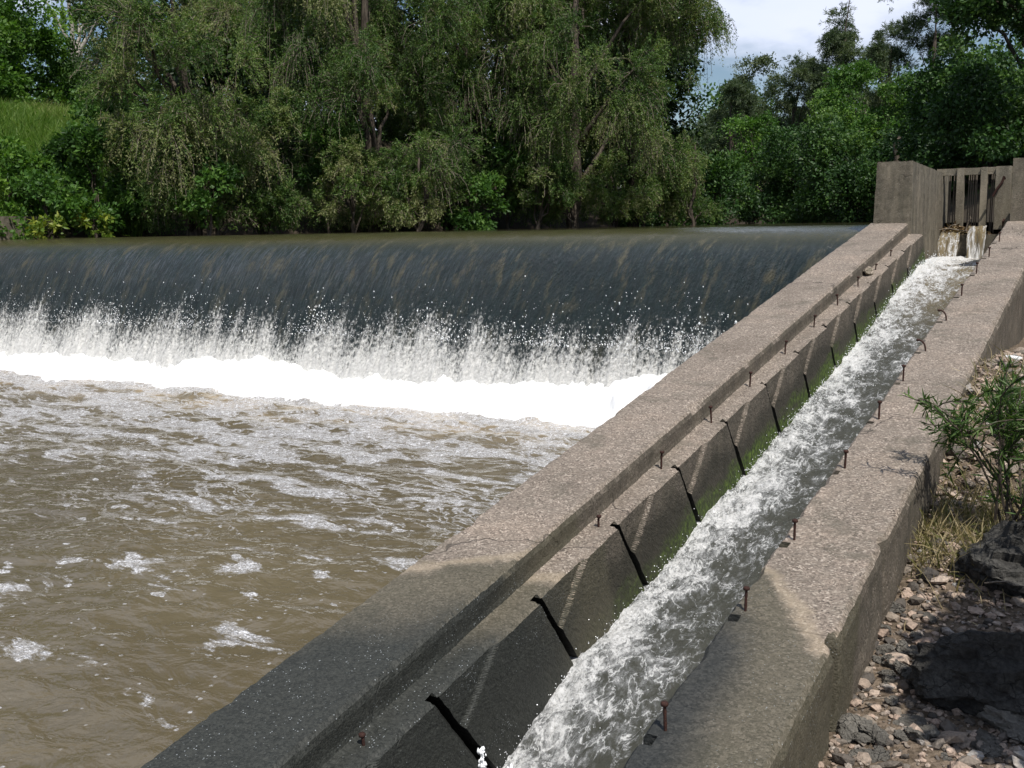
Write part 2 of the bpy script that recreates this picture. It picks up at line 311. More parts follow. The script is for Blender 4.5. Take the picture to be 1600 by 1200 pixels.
def weir_mat():
    m = M('falling_sheet_of_water'); P = m.pos(); X, Y, Z = m.xyz(P)
    A = m.n('ShaderNodeAttribute', 2, attribute_name='arc')      # metres down the face
    fl = m.vec(m.math('MULTIPLY_ADD', A, .16, X), m.math('MULTIPLY', A, .16), 0.0)
    s1 = m.noise(fl, 1.8, 4, .6); s2 = m.noise(fl, 9.0, 4, .65); s3 = m.noise(m.vec(X, m.math('MULTIPLY', A, .55), 0.0), 26, 3, .7)
    body = m.mix(m.step(A, .05, .6), (.056, .053, .024), (.011, .020, .021))
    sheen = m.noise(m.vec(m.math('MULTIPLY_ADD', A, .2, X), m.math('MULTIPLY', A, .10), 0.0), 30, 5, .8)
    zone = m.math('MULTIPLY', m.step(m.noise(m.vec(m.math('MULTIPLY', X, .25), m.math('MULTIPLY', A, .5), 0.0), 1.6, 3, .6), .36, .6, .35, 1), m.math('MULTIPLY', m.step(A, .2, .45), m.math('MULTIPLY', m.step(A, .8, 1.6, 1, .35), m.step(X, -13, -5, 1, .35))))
    body = m.mix(m.math('MULTIPLY', m.step(sheen, .42, .66), zone), body, (.070, .084, .092))  # reflected sky sheen painted as blue-grey streaks, strongest at left
    streak = m.noise(m.vec(m.math('MULTIPLY_ADD', A, .2, X), m.math('MULTIPLY', A, .3), 0.0), 6, 6, .75)
    body = m.mix(m.math('MULTIPLY', m.step(streak, .50, .66), m.step(A, .2, 2.0, .9, .4)), body, (.082, .076, .046))
    g1 = m.noise(m.vec(m.math('MULTIPLY_ADD', A, .1, X), m.math('MULTIPLY', A, .75), 0.0), 24, 6, .85)
    e = m.math('ADD', A, m.math('MULTIPLY_ADD', m.math('SUBTRACT', s1, .5), 1.5, m.math('MULTIPLY', m.math('SUBTRACT', s2, .5), 1.1)))
    e = m.math('ADD', e, m.math('ADD', m.math('MULTIPLY', m.math('SUBTRACT', s3, .5), 1.5), m.math('MULTIPLY', m.math('SUBTRACT', g1, .5), 1.5)))
    foam = m.step(e, 1.60, 2.32)
    sp = m.voro(m.vec(X, m.math('MULTIPLY', A, .8), 0.0), 22, 0); spk = m.math('MULTIPLY', m.step(sp, .10, .17, 1, 0), m.step(m.math('ADD', A, m.math('MULTIPLY', m.math('SUBTRACT', s2, .5), 2.2)), 1.15, 1.85))
    spk = m.math('MULTIPLY', spk, m.step(m.xyz(m.voro(m.vec(X, m.math('MULTIPLY', A, .8), 0.0), 22, 1))[0], .35, .5))
    foam = m.math('MAXIMUM', foam, spk)
    grain = m.noise(m.vec(X, m.math('MULTIPLY', A, .7), 0.0), 34, 4, .75)
    fc = m.mix(m.math('MAXIMUM', m.step(m.math('MULTIPLY_ADD', grain, .5, m.math('MULTIPLY', g1, .5)), .36, .55), m.step(A, 1.7, 2.4, 0, .8)), (.42, .41, .37), (.88, .87, .83))
    c = m.mix(foam, body, fc)
    rp = m.noise(m.vec(m.math('MULTIPLY_ADD', A, .2, X), m.math('MULTIPLY', A, .55), 0.0), 9, 6, .72)
    nb = m.bump(rp, .07, m.step(A, 0.0, .8, .2, 1.0)); nb = m.bump(grain, .05, m.math('MULTIPLY', foam, .8), nb)
    return m.done(m.bsdf(c, m.math('MULTIPLY_ADD', foam, .6, .10), nb, .5, 1.33))
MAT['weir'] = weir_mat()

def foam_mat():
    m = M('white_foam'); P = m.pos(); n = m.noise(P, 9, 5, .65)
    return m.done(m.bsdf(m.mix(n, (.80, .80, .78), (.92, .92, .91)), .7, m.bump(n, .03, .5), .3, Subsurface_Weight=None) if False else m.bsdf(m.mix(n, (.82, .82, .80), (.93, .93, .92)), .7, m.bump(n, .03, .5), .3))
MAT['foam'] = foam_mat()
def drop_mat():
    m = M('water_droplets'); return m.done(m.bsdf((.88, .9, .92), .25, None, .6))
MAT['drop'] = drop_mat()

def chute_mat():
    m = M('rushing_chute_water'); P = m.pos(); X, Y, Z = m.xyz(P)
    fa = m.n('ShaderNodeAttribute', 2, attribute_name='foam')
    fl = m.vec(X, m.math('MULTIPLY', Y, .55), 0.0)
    n1 = m.noise(fl, 7, 7, .74, .25); n2 = m.noise(m.vec(X, m.math('MULTIPLY', Y, .8), 0.0), 62, 5, .8)
    rg = m.math('ABSOLUTE', m.math('SUBTRACT', m.noise(fl, 11, 4, .6, .6), .5))
    n3 = m.noise(m.vec(X, m.math('MULTIPLY', Y, .45), 0.0), 18, 8, .84, .15)
    e = m.math('ADD', fa, m.math('MULTIPLY_ADD', m.math('SUBTRACT', n1, .5), 1.7, m.math('MULTIPLY', m.math('SUBTRACT', n3, .5), 1.9)))
    e = m.math('ADD', e, m.step(rg, 0.0, .035, .30, 0))
    foam = m.math('MULTIPLY', m.step(e, .38, 1.08), m.step(n2, .34, .54, .42, 1.0))
    body = m.mix(m.step(Y, 9, 13), (.075, .076, .062), (.22, .175, .10))
    fc = m.mix(m.step(e, .55, 1.1), (.36, .375, .39), (.82, .82, .81))
    c = m.mix(foam, body, fc)
    nb = m.bump(n1, .045, .6); nb = m.bump(n3, .03, .6, nb); nb = m.bump(n2, .016, .8, nb)
    return m.done(m.bsdf(c, m.math('MULTIPLY_ADD', foam, .4, .06), nb, .5, 1.33))
MAT['chute'] = chute_mat()
def plain(name, c, r=.5, spec=.4):
    m = M(name); n = m.noise(m.pos(), 40, 3)
    return m.done(m.bsdf(m.mix(m.math('MULTIPLY', n, .5), c, tuple(v * .6 for v in c)), r, None, spec))
MAT['pvc'] = plain('white_plastic', (.8, .8, .78), .35)
MAT['bar'] = plain('weathered_bar', (.17, .145, .115), .8)

# ------------------------------------------------------------------ terrain
LY = np.array([-80, 11.6, 13.4, 17, 22, 28, 36, 45, 58, 80, 300]); LX = np.array([-34, -30, -20.6, -18.8, -17, -15.3, -14.2, -17, -26, -60, -60])
RY = np.array([-80, 15.6, 18, 24, 32, 42, 50, 60, 80, 300]); RX = np.array([-1.05, -1.05, -1.6, -3.4, -6, -10, -15, -27, -62, -62])
GY = np.array([-80, 2, 3.4, 4, 4.6, 5.1, 5.75, 6.15, 7.25, 9, 11, 12.5, 14, 15.6, 20, 300]); GZ = np.array([-2.2, -1.95, -1.87, -1.82, -1.7, -1.54, -1.42, -1.12, -.94, -1.03, -1.1, -.9, -.3, .1, .4, .5])
def ground(x, y):
    x = np.asarray(x, float); y = np.asarray(y, float)
    l = np.interp(y, LY, LX); r = np.interp(y, RY, RX)
    hl = (l - x) * .42 - .05; hl = np.where(hl > 3.0, 3.0 + (hl - 3.0) * .12, hl)
    far = (x - r) * .45 - .05; far = np.where(far > 2.2, 2.2 + (far - 2.2) * .1, far)
    near = np.interp(y, GY, GZ) + np.maximum(0, x + .35) * .22
    near = np.where(x > -1.06, near, -4)
    t = sstep(14.5, 16.5, y); hr = near * (1 - t) + np.maximum(far, -4) * t
    bed = np.where(y > 12.6, -1.6, -3.4)
    h = np.maximum(np.maximum(hl, hr), bed)
    return h + np.where(h > bed + .01, noise3(x * .9, y * .9, 0) * .12 * sstep(16, 24, np.abs(x) + y * .6) + noise3(x * 4, y * 4, 3) * .03, 0)
xs = np.unique(np.concatenate([np.linspace(-160, -30, 40), np.linspace(-30, -3, 90), np.linspace(-3, 2, 170), np.linspace(2, 160, 60)]))
ys = np.unique(np.concatenate([np.linspace(-60, 1, 20), np.linspace(1, 17, 260), np.linspace(17, 60, 90), np.linspace(60, 220, 30)]))
gx, gy = np.meshgrid(xs, ys, indexing='ij')
tag(mesh_np('ground', np.stack([gx, gy, ground(gx, gy)], -1), gfaces(len(xs), len(ys)), MAT['ground'], smooth=True), kind='structure')

# ------------------------------------------------------------------ camera maths for placing by compass direction
yaw = math.radians(YAW)
def at(px, D, lift=0.0):
    """ground point D metres ahead (along the view axis), in the direction of picture column px"""
    k = (px - 800) / F
    X = -math.sin(yaw) * D + math.cos(yaw) * k * D; Y = math.cos(yaw) * D + math.sin(yaw) * k * D
    return (X, Y, float(ground(X, Y)) + lift)

# ------------------------------------------------------------------ fishway walls
SLOTS = [2.16 + .79 * k for k in range(-3, 13)]
def stations(y0, y1, step, extra):   # rows across the wall, with pairs at slot edges
    s = list(np.arange(y0, y1 + 1e-6, step))
    for e in extra:
        if y0 < e < y1: s += [e - .026, e - .025, e + .025, e + .026, e + .028]
    return np.unique(np.round(s, 4))
def rough(P, amp=1.0, k=1.0):
    x, y, z = P[..., 0], P[..., 1], P[..., 2]
    d = np.stack([fbm(x * 9 + o, y * 9, z * 9 + o, 3) for o in (0, 31, 77)], -1) * .0045
    d += np.stack([fbm(x * 45 + o, y * 45, z * 45 + o, 2) for o in (5, 41, 87)], -1) * .0035
    return P + d * amp
def chips(y, seed, amp):      # inward bites along an edge
    return 1.7 * amp * (np.maximum(0, fbm(y * 3.1, seed, 0, 3) - .12) * 1.6 + np.maximum(0, fbm(y * 14, seed + 9, 0, 3)) * .55)
def top_z(y): return Z0 + S * y
def fishway_wall_left():
    ys_ = stations(-1.5, 12.62, .0125, SLOTS); n = len(ys_); rows = []
    c1, c2, c3 = chips(ys_, 3, .02), chips(ys_, 13, .03), chips(ys_, 23, .022)
    wig = fbm(ys_ * .5, 4.4, 0, 2) * .02
    def row(x, h, dy=0.0): rows.append(np.stack([x + 0 * ys_, ys_ + dy, top_z(ys_) + h], -1))
    for h in (-1.6, -1.0, -.5, -.2, -.05): row(-2.72 + wig, h)
    row(-2.722 + c1 * .3 + wig, -.016 - c1); row(-2.708 + c1 + wig, -.002)
    for t in np.linspace(0, 1, 16)[1:-1]: row(-2.70 + .40 * t, 0.0)
    row(-2.296 - c2, -.001); row(-2.282 - c2 * .4, -.014 - c2 * .5)
    for h in (-.04, -.07, -.10): row(-2.275, h)
    row(-2.27, -.125)
    slot = np.zeros(n); tri_u = np.zeros(n) + 9; inslot = np.zeros(n, bool); shade_mask = np.zeros(n, bool)
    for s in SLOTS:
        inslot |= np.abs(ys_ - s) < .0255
        shade_mask |= np.abs(ys_ - s) < .0275
        d = ys_ - s - .02; tri_u = np.where((d > 0) & (d < .45), d, tri_u)
    def dep(v):
        edge = np.where(tri_u < .5, .20 * (1 - tri_u / .42) - v, -1)
        return np.where(inslot, .13, .019 * sstep(-.011, .011, edge))
    for t in (.2, .4, .6, .8): row(-2.27 + .12 * t, -.13 - .004 * t)
    row(-2.146 - c3 - dep(0) , -.134); row(-2.133 - c3 * .4 - dep(0), -.146 - c3 * .5)
    for v in np.concatenate([np.arange(.012, .24, .006), np.arange(.25, 1.0, .025)]):
        row(-2.13 - dep(v) + fbm(ys_ * 1.2, v * 3, 2, 2) * .006, -.134 - v, .78 * v)
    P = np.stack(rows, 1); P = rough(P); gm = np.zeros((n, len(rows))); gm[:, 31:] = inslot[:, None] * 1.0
    kk = len(rows) - len(np.concatenate([np.arange(.012, .24, .006), np.arange(.25, 1.0, .025)])); gm[:] = 0; gm[:, kk:] = shade_mask[:, None]
    V = P.reshape(-1, 3); Fc = gfaces(n, len(rows), flip=True)
    return mesh_np('fishway_wall', V, Fc[:, ::-1], MAT['wall_l'], smooth=False, vattr={'slot_shade': gm})
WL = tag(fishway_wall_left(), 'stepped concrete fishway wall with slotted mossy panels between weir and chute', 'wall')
RODS_R = [2.9, 3.70, 4.35, 5.20, 5.96, 6.69, 7.38, 8.22, 9.01, 9.85, 10.6, 11.35]
def fishway_wall_right():
    ys_ = stations(-1.5, 12.62, .02, [r - .06 for r in RODS_R]); n = len(ys_); rows = []
    c1, c2 = chips(ys_, 53, .03), chips(ys_, 63, .03); wig = fbm(ys_ * .6, 9.4, 0, 2) * .02
    ins = np.zeros(n, bool)
    for r in RODS_R: ins |= np.abs(ys_ - (r - .06)) < .0255
    gr = np.exp(-((ys_ - 3.62) / .026) ** 2) * .10 + np.exp(-((ys_ - 4.45) / .03) ** 2) * .03
    def row(x, h): rows.append(np.stack([x + 0 * ys_, ys_, top_z(ys_) + h], -1))
    for h in (-1.4, -1.0, -.8, -.6, -.4, -.2, -.08): row(-1.27 + wig + ins * .06, h)
    row(-1.268 + c1 * .4 + wig + ins * .05, -.016 - c1 * .5); row(-1.255 + c1 + wig + ins * .04, -.001)
    for t in np.linspace(0, 1, 16)[1:-1]: row(-1.24 + .38 * t, 0.0)
    row(-.868 - c2 - gr, -.001); row(-.854 - c2 * .4 - gr, -.016 - c2 * .6)
    for h in (-.05, -.1, -.15, -.2, -.26, -.32, -.4, -.5, -.65, -.9): row(-.845 - gr + fbm(ys_ * 2, h * 5, 3, 2) * .012, h)
    P = rough(np.stack(rows, 1), 1.4)
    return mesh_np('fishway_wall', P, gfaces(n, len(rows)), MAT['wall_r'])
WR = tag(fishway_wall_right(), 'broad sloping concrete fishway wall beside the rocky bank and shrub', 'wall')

# iron rods are set into the walls: parts of them
def rod_mesh(bend, H=.10, r=.0058):
    t = np.linspace(0, 1, 9); p = np.stack([-bend * .05 * t ** 4, bend * .012 * t ** 3, -.02 + (H + .02) * t - abs(bend) * .012 * t ** 6], -1)
    rad = np.full(9, r) * (1 + .12 * np.sin(t * 19)); a = tube(p, rad, 8)
    q = np.stack([p[-1] + [0, 0, z] for z in (-.011, -.007, 0, .005)]); b = tube(q, [.006, .0125, .0135, .010], 9)
    return join([a, b])
def add_rods(wall, spots, label):
    vs = {}
    for i, (x, y, z, b, h) in enumerate(spots):
        V, Fc = rod_mesh(b, h); o = mesh_np('rod', V, Fc, MAT['rust'], wall, smooth=True)
        o.location = (x, y, z); o.rotation_euler = (random.uniform(-.06, .06), random.uniform(-.06, .06), random.uniform(-.5, .5))
        tag(o, group=label)
add_rods(WR, [(-1.2 + random.uniform(-.012, .012), y, top_z(y), random.choice([0, 0, .15, -.2]) if i not in (6, 7) else 1.0, .095 + random.uniform(-.01, .008)) for i, y in enumerate(RODS_R)], 'rusty rods in the right fishway wall')
add_rods(WL, [(-2.215, y, top_z(y) - .132, random.choice([0, .1, -.15]), h) for y, h in ((2.62, .04), (4.47, .06), (5.26, .10), (6.05, .10), (6.79, .10), (7.6, .10), (8.39, .10), (9.14, .095), (9.89, .09), (10.62, .06), (11.32, .06))], 'rusty rods on the left wall ledge')

# ------------------------------------------------------------------ rough blocks (piers, abutment, posts)
def block(c, n=14, amp=1.0, jag=.012):
    """c: 8 corners, bottom ring then top ring; faces share noise so no cracks open"""
    c = np.asarray(c, float); parts = []
    def quad(a, b, d, e, nu, nv):
        u, v = np.meshgrid(np.linspace(0, 1, nu), np.linspace(0, 1, nv), indexing='ij'); u = u[..., None]; v = v[..., None]
        return (a * (1 - u) + b * u) * (1 - v) + (e * (1 - u) + d * u) * v
    for q in ((0, 1, 5, 4), (1, 2, 6, 5), (2, 3, 7, 6), (3, 0, 4, 7), (4, 5, 6, 7), (3, 2, 1, 0)):
        a, b, d, e = [c[i] for i in q]; nu = max(3, int(np.linalg.norm(b - a) / (.04 if n > 6 else .08)) + 2); nv = max(3, int(np.linalg.norm(e - a) / (.04 if n > 6 else .08)) + 2)
        nu, nv = min(nu, 90), min(nv, 60)
        P = quad(a, b, d, e, nu, nv)
        cen = c.mean(0)
        parts.append((rough(P, amp), gfaces(nu, nv)))
    return join(parts)
def box8(x0, x1, y0, y1, z0, z1, bat=0):
    return [(x0 - bat, y0 - bat, z0), (x1 + bat * .2, y0 - bat, z0), (x1, y1, z0), (x0, y1, z0), (x0, y0, z1), (x1, y0, z1), (x1, y1, z1), (x0, y1, z1)]
V1 = block([(-2.73, 12.53, -2.2), (-2.22, 12.53, -2.2), (-2.32, 15.9, -2.2), (-2.73, 15.9, -2.2),
            (-2.645, 12.58, .66), (-2.26, 12.58, .655), (-2.36, 15.9, .60), (-2.66, 15.9, .62)], amp=1.8)
V2 = block([(-2.3, 12.56, -2.0), (-2.10, 12.62, -2.0), (-2.31, 13.5, -2.0), (-2.6, 13.5, -2.0), (-2.3, 12.57, -.15), (-2.12, 12.62, -.16), (-2.31, 13.3, .2), (-2.6, 13.3, .2)])
tag(mesh_np('concrete_pier', *join([V1]), MAT['conc']), 'tall stained concrete pier between the weir crest and the gate', 'pier')
tag(mesh_np('concrete_pier', *block([(-1.24, 12.56, -2.2), (-.55, 12.56, -2.2), (-.55, 16, -2.2), (-1.24, 16, -2.2), (-1.23, 12.58, .63), (-.55, 12.58, .63), (-.55, 16, .6), (-1.23, 16, .6)], amp=1.8), MAT['conc']), 'concrete pier at right frame edge above the broad wall', 'pier')
tag(mesh_np('concrete_abutment', *block(box8(-23.5, -20.35, 11.6, 14.2, -3, .42), amp=2), MAT['conc']), 'brown concrete abutment at the far left end of the weir', 'abutment')
# broken lump on the ledge
def rock_geo(seed, sub=4, cuts=14, amp=.06):
    rg = np.random.default_rng(seed); import bmesh
    bm = bmesh.new(); bmesh.ops.create_icosphere(bm, subdivisions=sub, radius=1.0)
    V = np.array([v.co[:] for v in bm.verts]); Fc = np.array([[v.index for v in f.verts] for f in bm.faces]); bm.free()
    for i in range(cuts):
        n = norm(rg.normal(size=3)); d = rg.uniform(.42, .85); V = V - np.maximum(0, V @ n - d)[:, None] * n
    ax = norm(np.array([.35, .2, 1.0]) + rg.normal(size=3) * .25); dd = V @ ax; V = V + ax * ((np.round(dd * 5 + fbm(V[:, 0] * 2, V[:, 1] * 2, seed, 2) * .8) / 5 - dd) * .55)[:, None]
    V = V * (1 + amp * (fbm(V[:, 0] * 1.6, V[:, 1] * 1.6, V[:, 2] * 2.5 + seed, 4, True) - .5)[:, None] + amp * fbm(V[:, 0] * 2 + seed, V[:, 1] * 2, V[:, 2] * 2, 4)[:, None] + amp * .5 * fbm(V[:, 0] * 7 + seed, V[:, 1] * 7, V[:, 2] * 7, 3)[:, None])
    return V, Fc
def rock(name, loc, size, seed, mat, label, cat='rock', group=None, rot=(0, 0, 0), sub=4, amp=.1):
    V, Fc = rock_geo(seed, sub, amp=amp); o = mesh_np(name, V * np.asarray(size), Fc, mat)
    o.location = loc; o.rotation_euler = rot; return tag(o, label, cat, group)
rock('concrete_rubble', (-2.235, 10.42, top_z(10.42) - .09), (.055, .13, .05), 71, MAT['conc_gate'], 'pale broken lump of concrete lodged on the wall ledge', 'rubble', amp=.2)

# ------------------------------------------------------------------ gate at the head of the chute
gate = tag(empty('trash_rack', (-2.0, 15.3, -.2)), 'concrete post gate with thin upright bars at head of the fishway', 'gate')
def gpart(name, V, Fc, mat, par=gate, off=(-2.0, 15.3, -.2)): return mesh_np(name, V - np.asarray(off), Fc, mat, par)
gpart('beam', *block(box8(-2.42, -1.26, 15.24, 15.36, .575, .665), 5, .6), MAT['conc_gate'])
for x0, x1, y0 in ((-2.16, -2.075, 15.2), (-1.865, -1.785, 15.2), (-1.68, -1.50, 15.15)):
    gpart('post', *block(box8(x0, x1, y0, y0 + .14, -.15, .667), 5, .6), MAT['conc_gate'])
for x in (-2.285, -2.265, -2.225, -2.20, -2.04, -2.01, -1.985, -1.955, -1.93, -1.90, -1.76, -1.74, -1.71):
    gpart('bar', *tube(curve_pts((x, 15.42, -.2), (x + random.uniform(-.01, .01), 15.42, .60), 5), .008, 6), MAT['bar'])
gpart('handle', *tube([(-1.57, 15.13, .50), (-1.575, 15.10, .53), (-1.60, 15.1, .45), (-1.66, 15.1, .36), (-1.70, 15.1, .28)], .016, 7), MAT['rust'])
gpart('bracket', *tube([(-1.55, 15.12, -.02), (-1.56, 15.08, -.05), (-1.56, 15.08, -.16)], .014, 7), MAT['rust'])
gpart('sill', *block(box8(-2.42, -1.24, 15.12, 15.6, -1.6, -.215), 5, .8), MAT['conc'])

# ------------------------------------------------------------------ water
# tailwater
xs = np.unique(np.concatenate([np.linspace(-60, -22, 30), np.linspace(-22, -8, 280), np.linspace(-8, -2.4, 220)])); ys = np.unique(np.concatenate([np.linspace(-30, 1, 20), np.linspace(1, 6, 200), np.linspace(6, 11.6, 230)]))
gx, gy = np.meshgrid(xs, ys, indexing='ij')
amp = np.interp(gy, [1, 5, 8, 10, 11.2], [.018, .028, .045, .08, .115])
wz = fbm(gx * .75 + gy * .15, gy * 1.35, 0, 4) * 1.2 * amp + fbm(gx * 2.6, gy * 4.2, 4, 3) * amp * .35 + (fbm(gx * 1.1, gy * 2.0, 8, 3, True) - .45) * amp * .6
tag(mesh_np('tailwater', np.stack([gx, gy, -2.4 + wz], -1), gfaces(len(xs), len(ys)), MAT['tail'], smooth=True), kind='structure')
# pool above the weir: two sheets in one mesh, either side of the piers
A_ = np.array([[-150, 14.6, -.045], [-2.7, 14.6, -.045], [-2.7, 15.62, -.045], [-.9, 15.62, -.045], [20, 15.62, -.045]])
def flat(x0, x1, y0, y1, z, nx, ny):
    x, y = np.meshgrid(np.linspace(x0, x1, nx), np.linspace(y0, y1, ny), indexing='ij')
    return np.stack([x, y, z + 0 * x], -1).reshape(-1, 3), gfaces(nx, ny)
tag(mesh_np('river_pool', *join([flat(-150, -2.55, 14.0, 160, -.055, 20, 20), flat(-2.55, 10, 15.45, 160, -.055, 4, 20)]), MAT['pool'], smooth=True), kind='structure')
# sheet over the weir
prof = np.array([[14.0, -.055], [13.6, -.056], [13.3, -.06], [13.05, -.072], [12.85, -.095], [12.65, -.135], [12.48, -.195], [12.34, -.28], [12.22, -.40], [12.12, -.55], [12.0, -.80], [11.88, -1.1], [11.76, -1.45], [11.64, -1.8], [11.52, -2.15], [11.44, -2.45], [11.4, -2.7]])
sp = np.concatenate([[0], np.cumsum(np.hypot(*np.diff(prof, axis=0).T))]); tt = np.linspace(0, sp[-1], 150)
py_, pz_ = np.interp(tt, sp, prof[:, 0]), np.interp(tt, sp, prof[:, 1])
k5 = np.ones(9) / 9
for _ in range(2):
    py_[4:-4] = np.convolve(py_, k5, 'valid'); pz_[4:-4] = np.convolve(pz_, k5, 'valid')
arc = tt - np.interp(12.75, prof[::-1, 0], sp[::-1])
xw = np.linspace(-25, -2.66, 1100); X_, T_ = np.meshgrid(xw, tt, indexing='ij'); Ar = X_ * 0 + arc
dn = np.stack(np.gradient(py_), -1) if False else None
ny_, nz_ = np.gradient(pz_), -np.gradient(py_); L_ = np.hypot(ny_, nz_); ny_, nz_ = ny_ / L_, nz_ / L_
fall = sstep(.2, 2.2, Ar)
ridge = fbm((X_ + Ar * .12) * 1.3, Ar * .18, 0, 3) * .05 + fbm((X_ + Ar * .16) * 4.5, Ar * .45, 5, 4) * .045 + fbm(X_ * 14, Ar * 4, 5, 3) * .03 * sstep(1.3, 2.0, Ar)
lift = ridge * (.12 + fall)
P = np.stack([X_, py_[None] + ny_[None] * lift + np.zeros_like(X_), pz_[None] + nz_[None] * lift], -1)
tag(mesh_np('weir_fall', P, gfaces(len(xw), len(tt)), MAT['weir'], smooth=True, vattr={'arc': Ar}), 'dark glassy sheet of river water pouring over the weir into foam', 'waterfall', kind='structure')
# boil of white water at the foot
xb = np.linspace(-25, -2.6, 1000); yb = np.linspace(10.45, 11.95, 80); X_, Y_ = np.meshgrid(xb, yb, indexing='ij')
front = 10.98 + fbm(X_ * .55, 0, 3, 3) * .32 + fbm(X_ * 3.5, 0, 9, 3) * .12 + fbm(X_ * 12, Y_ * 6, 9, 3) * .09
t = (Y_ - front)
hump = (.27 + .20 * np.maximum(0, fbm(X_ * .42, 1.5, 3, 2) + .15) * 2.0) 
H_ = hump * sstep(-.02, .62, t) * (1 - .35 * sstep(.7, 1.1, t)) + fbm(X_ * 3, Y_ * 3, 2, 5) * .085 * sstep(0, .2, t) + fbm(X_ * 11, Y_ * 11, 2, 4) * .05 + (fbm(X_ * 1.7, Y_ * 2.4, 7, 4, True) - .4) * .10 * sstep(0, .25, t)
tag(mesh_np('weir_foam', np.stack([X_, Y_, -2.44 + H_ + .06 * sstep(-.1, .1, t) - .12 * sstep(.05, -.15, t)], -1), gfaces(len(xb), len(yb)), MAT['foam'], smooth=True), 'thick white boiling foam along the foot of the weir', 'foam', kind='stuff')

# drops and clots of froth, one mesh of small shapes
OCT_V = np.array([[1, 0, 0], [-1, 0, 0], [0, 1, 0], [0, -1, 0], [0, 0, 1], [0, 0, -1.0]]); OCT_F = np.array([[0, 2, 4], [2, 1, 4], [1, 3, 4], [3, 0, 4], [2, 0, 5], [1, 2, 5], [3, 1, 5], [0, 3, 5]])
def blobs(C_, r, stretch=(1, 1, 1)):
    n = len(C_); V = C_[:, None] + OCT_V[None] * np.asarray(r)[:, None, None] * np.asarray(stretch) * RNG.uniform(.7, 1.3, (n, 1, 3))
    return V.reshape(-1, 3), (OCT_F[None] + 6 * np.arange(n)[:, None, None]).reshape(-1, 3)
n = 2100; x = RNG.uniform(-19, -4.0, n); cl = np.array([-4.45, -4.8, -5.5, -6.6, -8.2, -10.4, -13.2, -15.0])
k = RNG.random(n) < .45; x[k] = RNG.choice(cl, k.sum()) + RNG.normal(size=k.sum()) * .22
z = -1.45 + RNG.exponential(.21, n) * (.55 + .9 * (fbm(x * 2.3, 3.3, 0, 2) + .3)) - .08; z = np.where(z > -.6, -1.3 - RNG.random(n) * .3, z)
y = np.interp(-z, -prof[:, 1], prof[:, 0]) - .05 - RNG.exponential(.05, n) 
x = np.where(x - .0 > -2.8, -4, x)
V, Fc = blobs(np.stack([x, y, z], -1), RNG.uniform(.0035, .0085, n) * (1 + (RNG.random(n) < .05) * .8), (1, 1, 1.3))
tag(mesh_np('weir_spray', V, Fc, MAT['drop']), 'white droplets flung off the lower face of the weir', 'spray', kind='stuff')

# chute water
WY = [-2, 2, 3.42, 4, 4.9, 5.63, 8.1, 9.8, 11.5, 12.4, 13.5, 15.3]; WZ = [-2.9, -2.42, -2.20, -2.03, -1.90, -1.77, -1.36, -1.05, -.70, -.52, -.49, -.52]
def chute_z(y): return np.interp(y, WY, WZ)
xs = np.linspace(-2.20, -1.24, 110); ys = np.concatenate([np.linspace(-1, 2.2, 40), np.linspace(2.22, 8, 560), np.linspace(8.02, 15.2, 430)])
gx, gy = np.meshgrid(xs, ys, indexing='ij')
left = sstep(-1.72, -2.12, gx + fbm(gy * 1.4, 2.2, 0, 3) * .16)
wv = (fbm(gx * 4.2, gy * 2.2, 0, 4, True) - .45) * .030 + fbm(gx * 9, gy * 5, 3, 4) * .022 + fbm(gx * 2.5, gy * 1.1, 6, 2) * .04
wv += left * (.030 + fbm(gx * 8, gy * 6, 9, 4) * .035) + (fbm(gx * 18, gy * 12, 1, 3, True) - .5) * .012 * (.5 + left)
tail_up = sstep(10.6, 13.2, gy)
fm = .45 + .36 * left + .28 * tail_up + (fbm(gx * 3.0, gy * 1.6, 12, 4)) * .38 + wv * 2.5 - .12 * sstep(-1.55, -1.3, gx)
tag(mesh_np('fishway_water', np.stack([gx, gy, chute_z(gy) + wv - .03], -1), gfaces(len(xs), len(ys)), MAT['chute'], smooth=True, vattr={'foam': fm}), kind='structure')
n = 3000; y = RNG.uniform(2.6, 13.5, n); x = -2.13 + RNG.exponential(.11, n); x = np.minimum(x, -1.32)
z = chute_z(y) + .02 + RNG.exponential(.022, n)
V, Fc = blobs(np.stack([x, y, z], -1), RNG.uniform(.0014, .0036, n) * (.6 + y * .08))
tag(mesh_np('chute_spray', V, Fc, MAT['drop']), 'fine white froth and drops along the edge of the chute', 'spray', kind='stuff')
# jet of splash at the near left edge
pts = []
for (bx, by, hz, lx, m_) in ((-2.10, 3.22, .17, -.02, 70), (-2.14, 3.18, .09, -.09, 45), (-2.06, 3.28, .08, .04, 45), (-2.16, 3.10, .10, -.16, 16)):
    q = RNG.random(m_) ** .8; pts.append(np.stack([bx + lx * q + RNG.normal(size=m_) * .010 * (1.3 - q), by + RNG.normal(size=m_) * .012, chute_z(by) + .02 + hz * q], -1))
pts = np.concatenate(pts); V, Fc = blobs(pts, RNG.uniform(.003, .0095, len(pts)), (1, 1, 1.5))
tag(mesh_np('splash', V, Fc, MAT['drop'], smooth=True), 'small jet of splashing water at the near end of the chute', 'splash', kind='stuff')
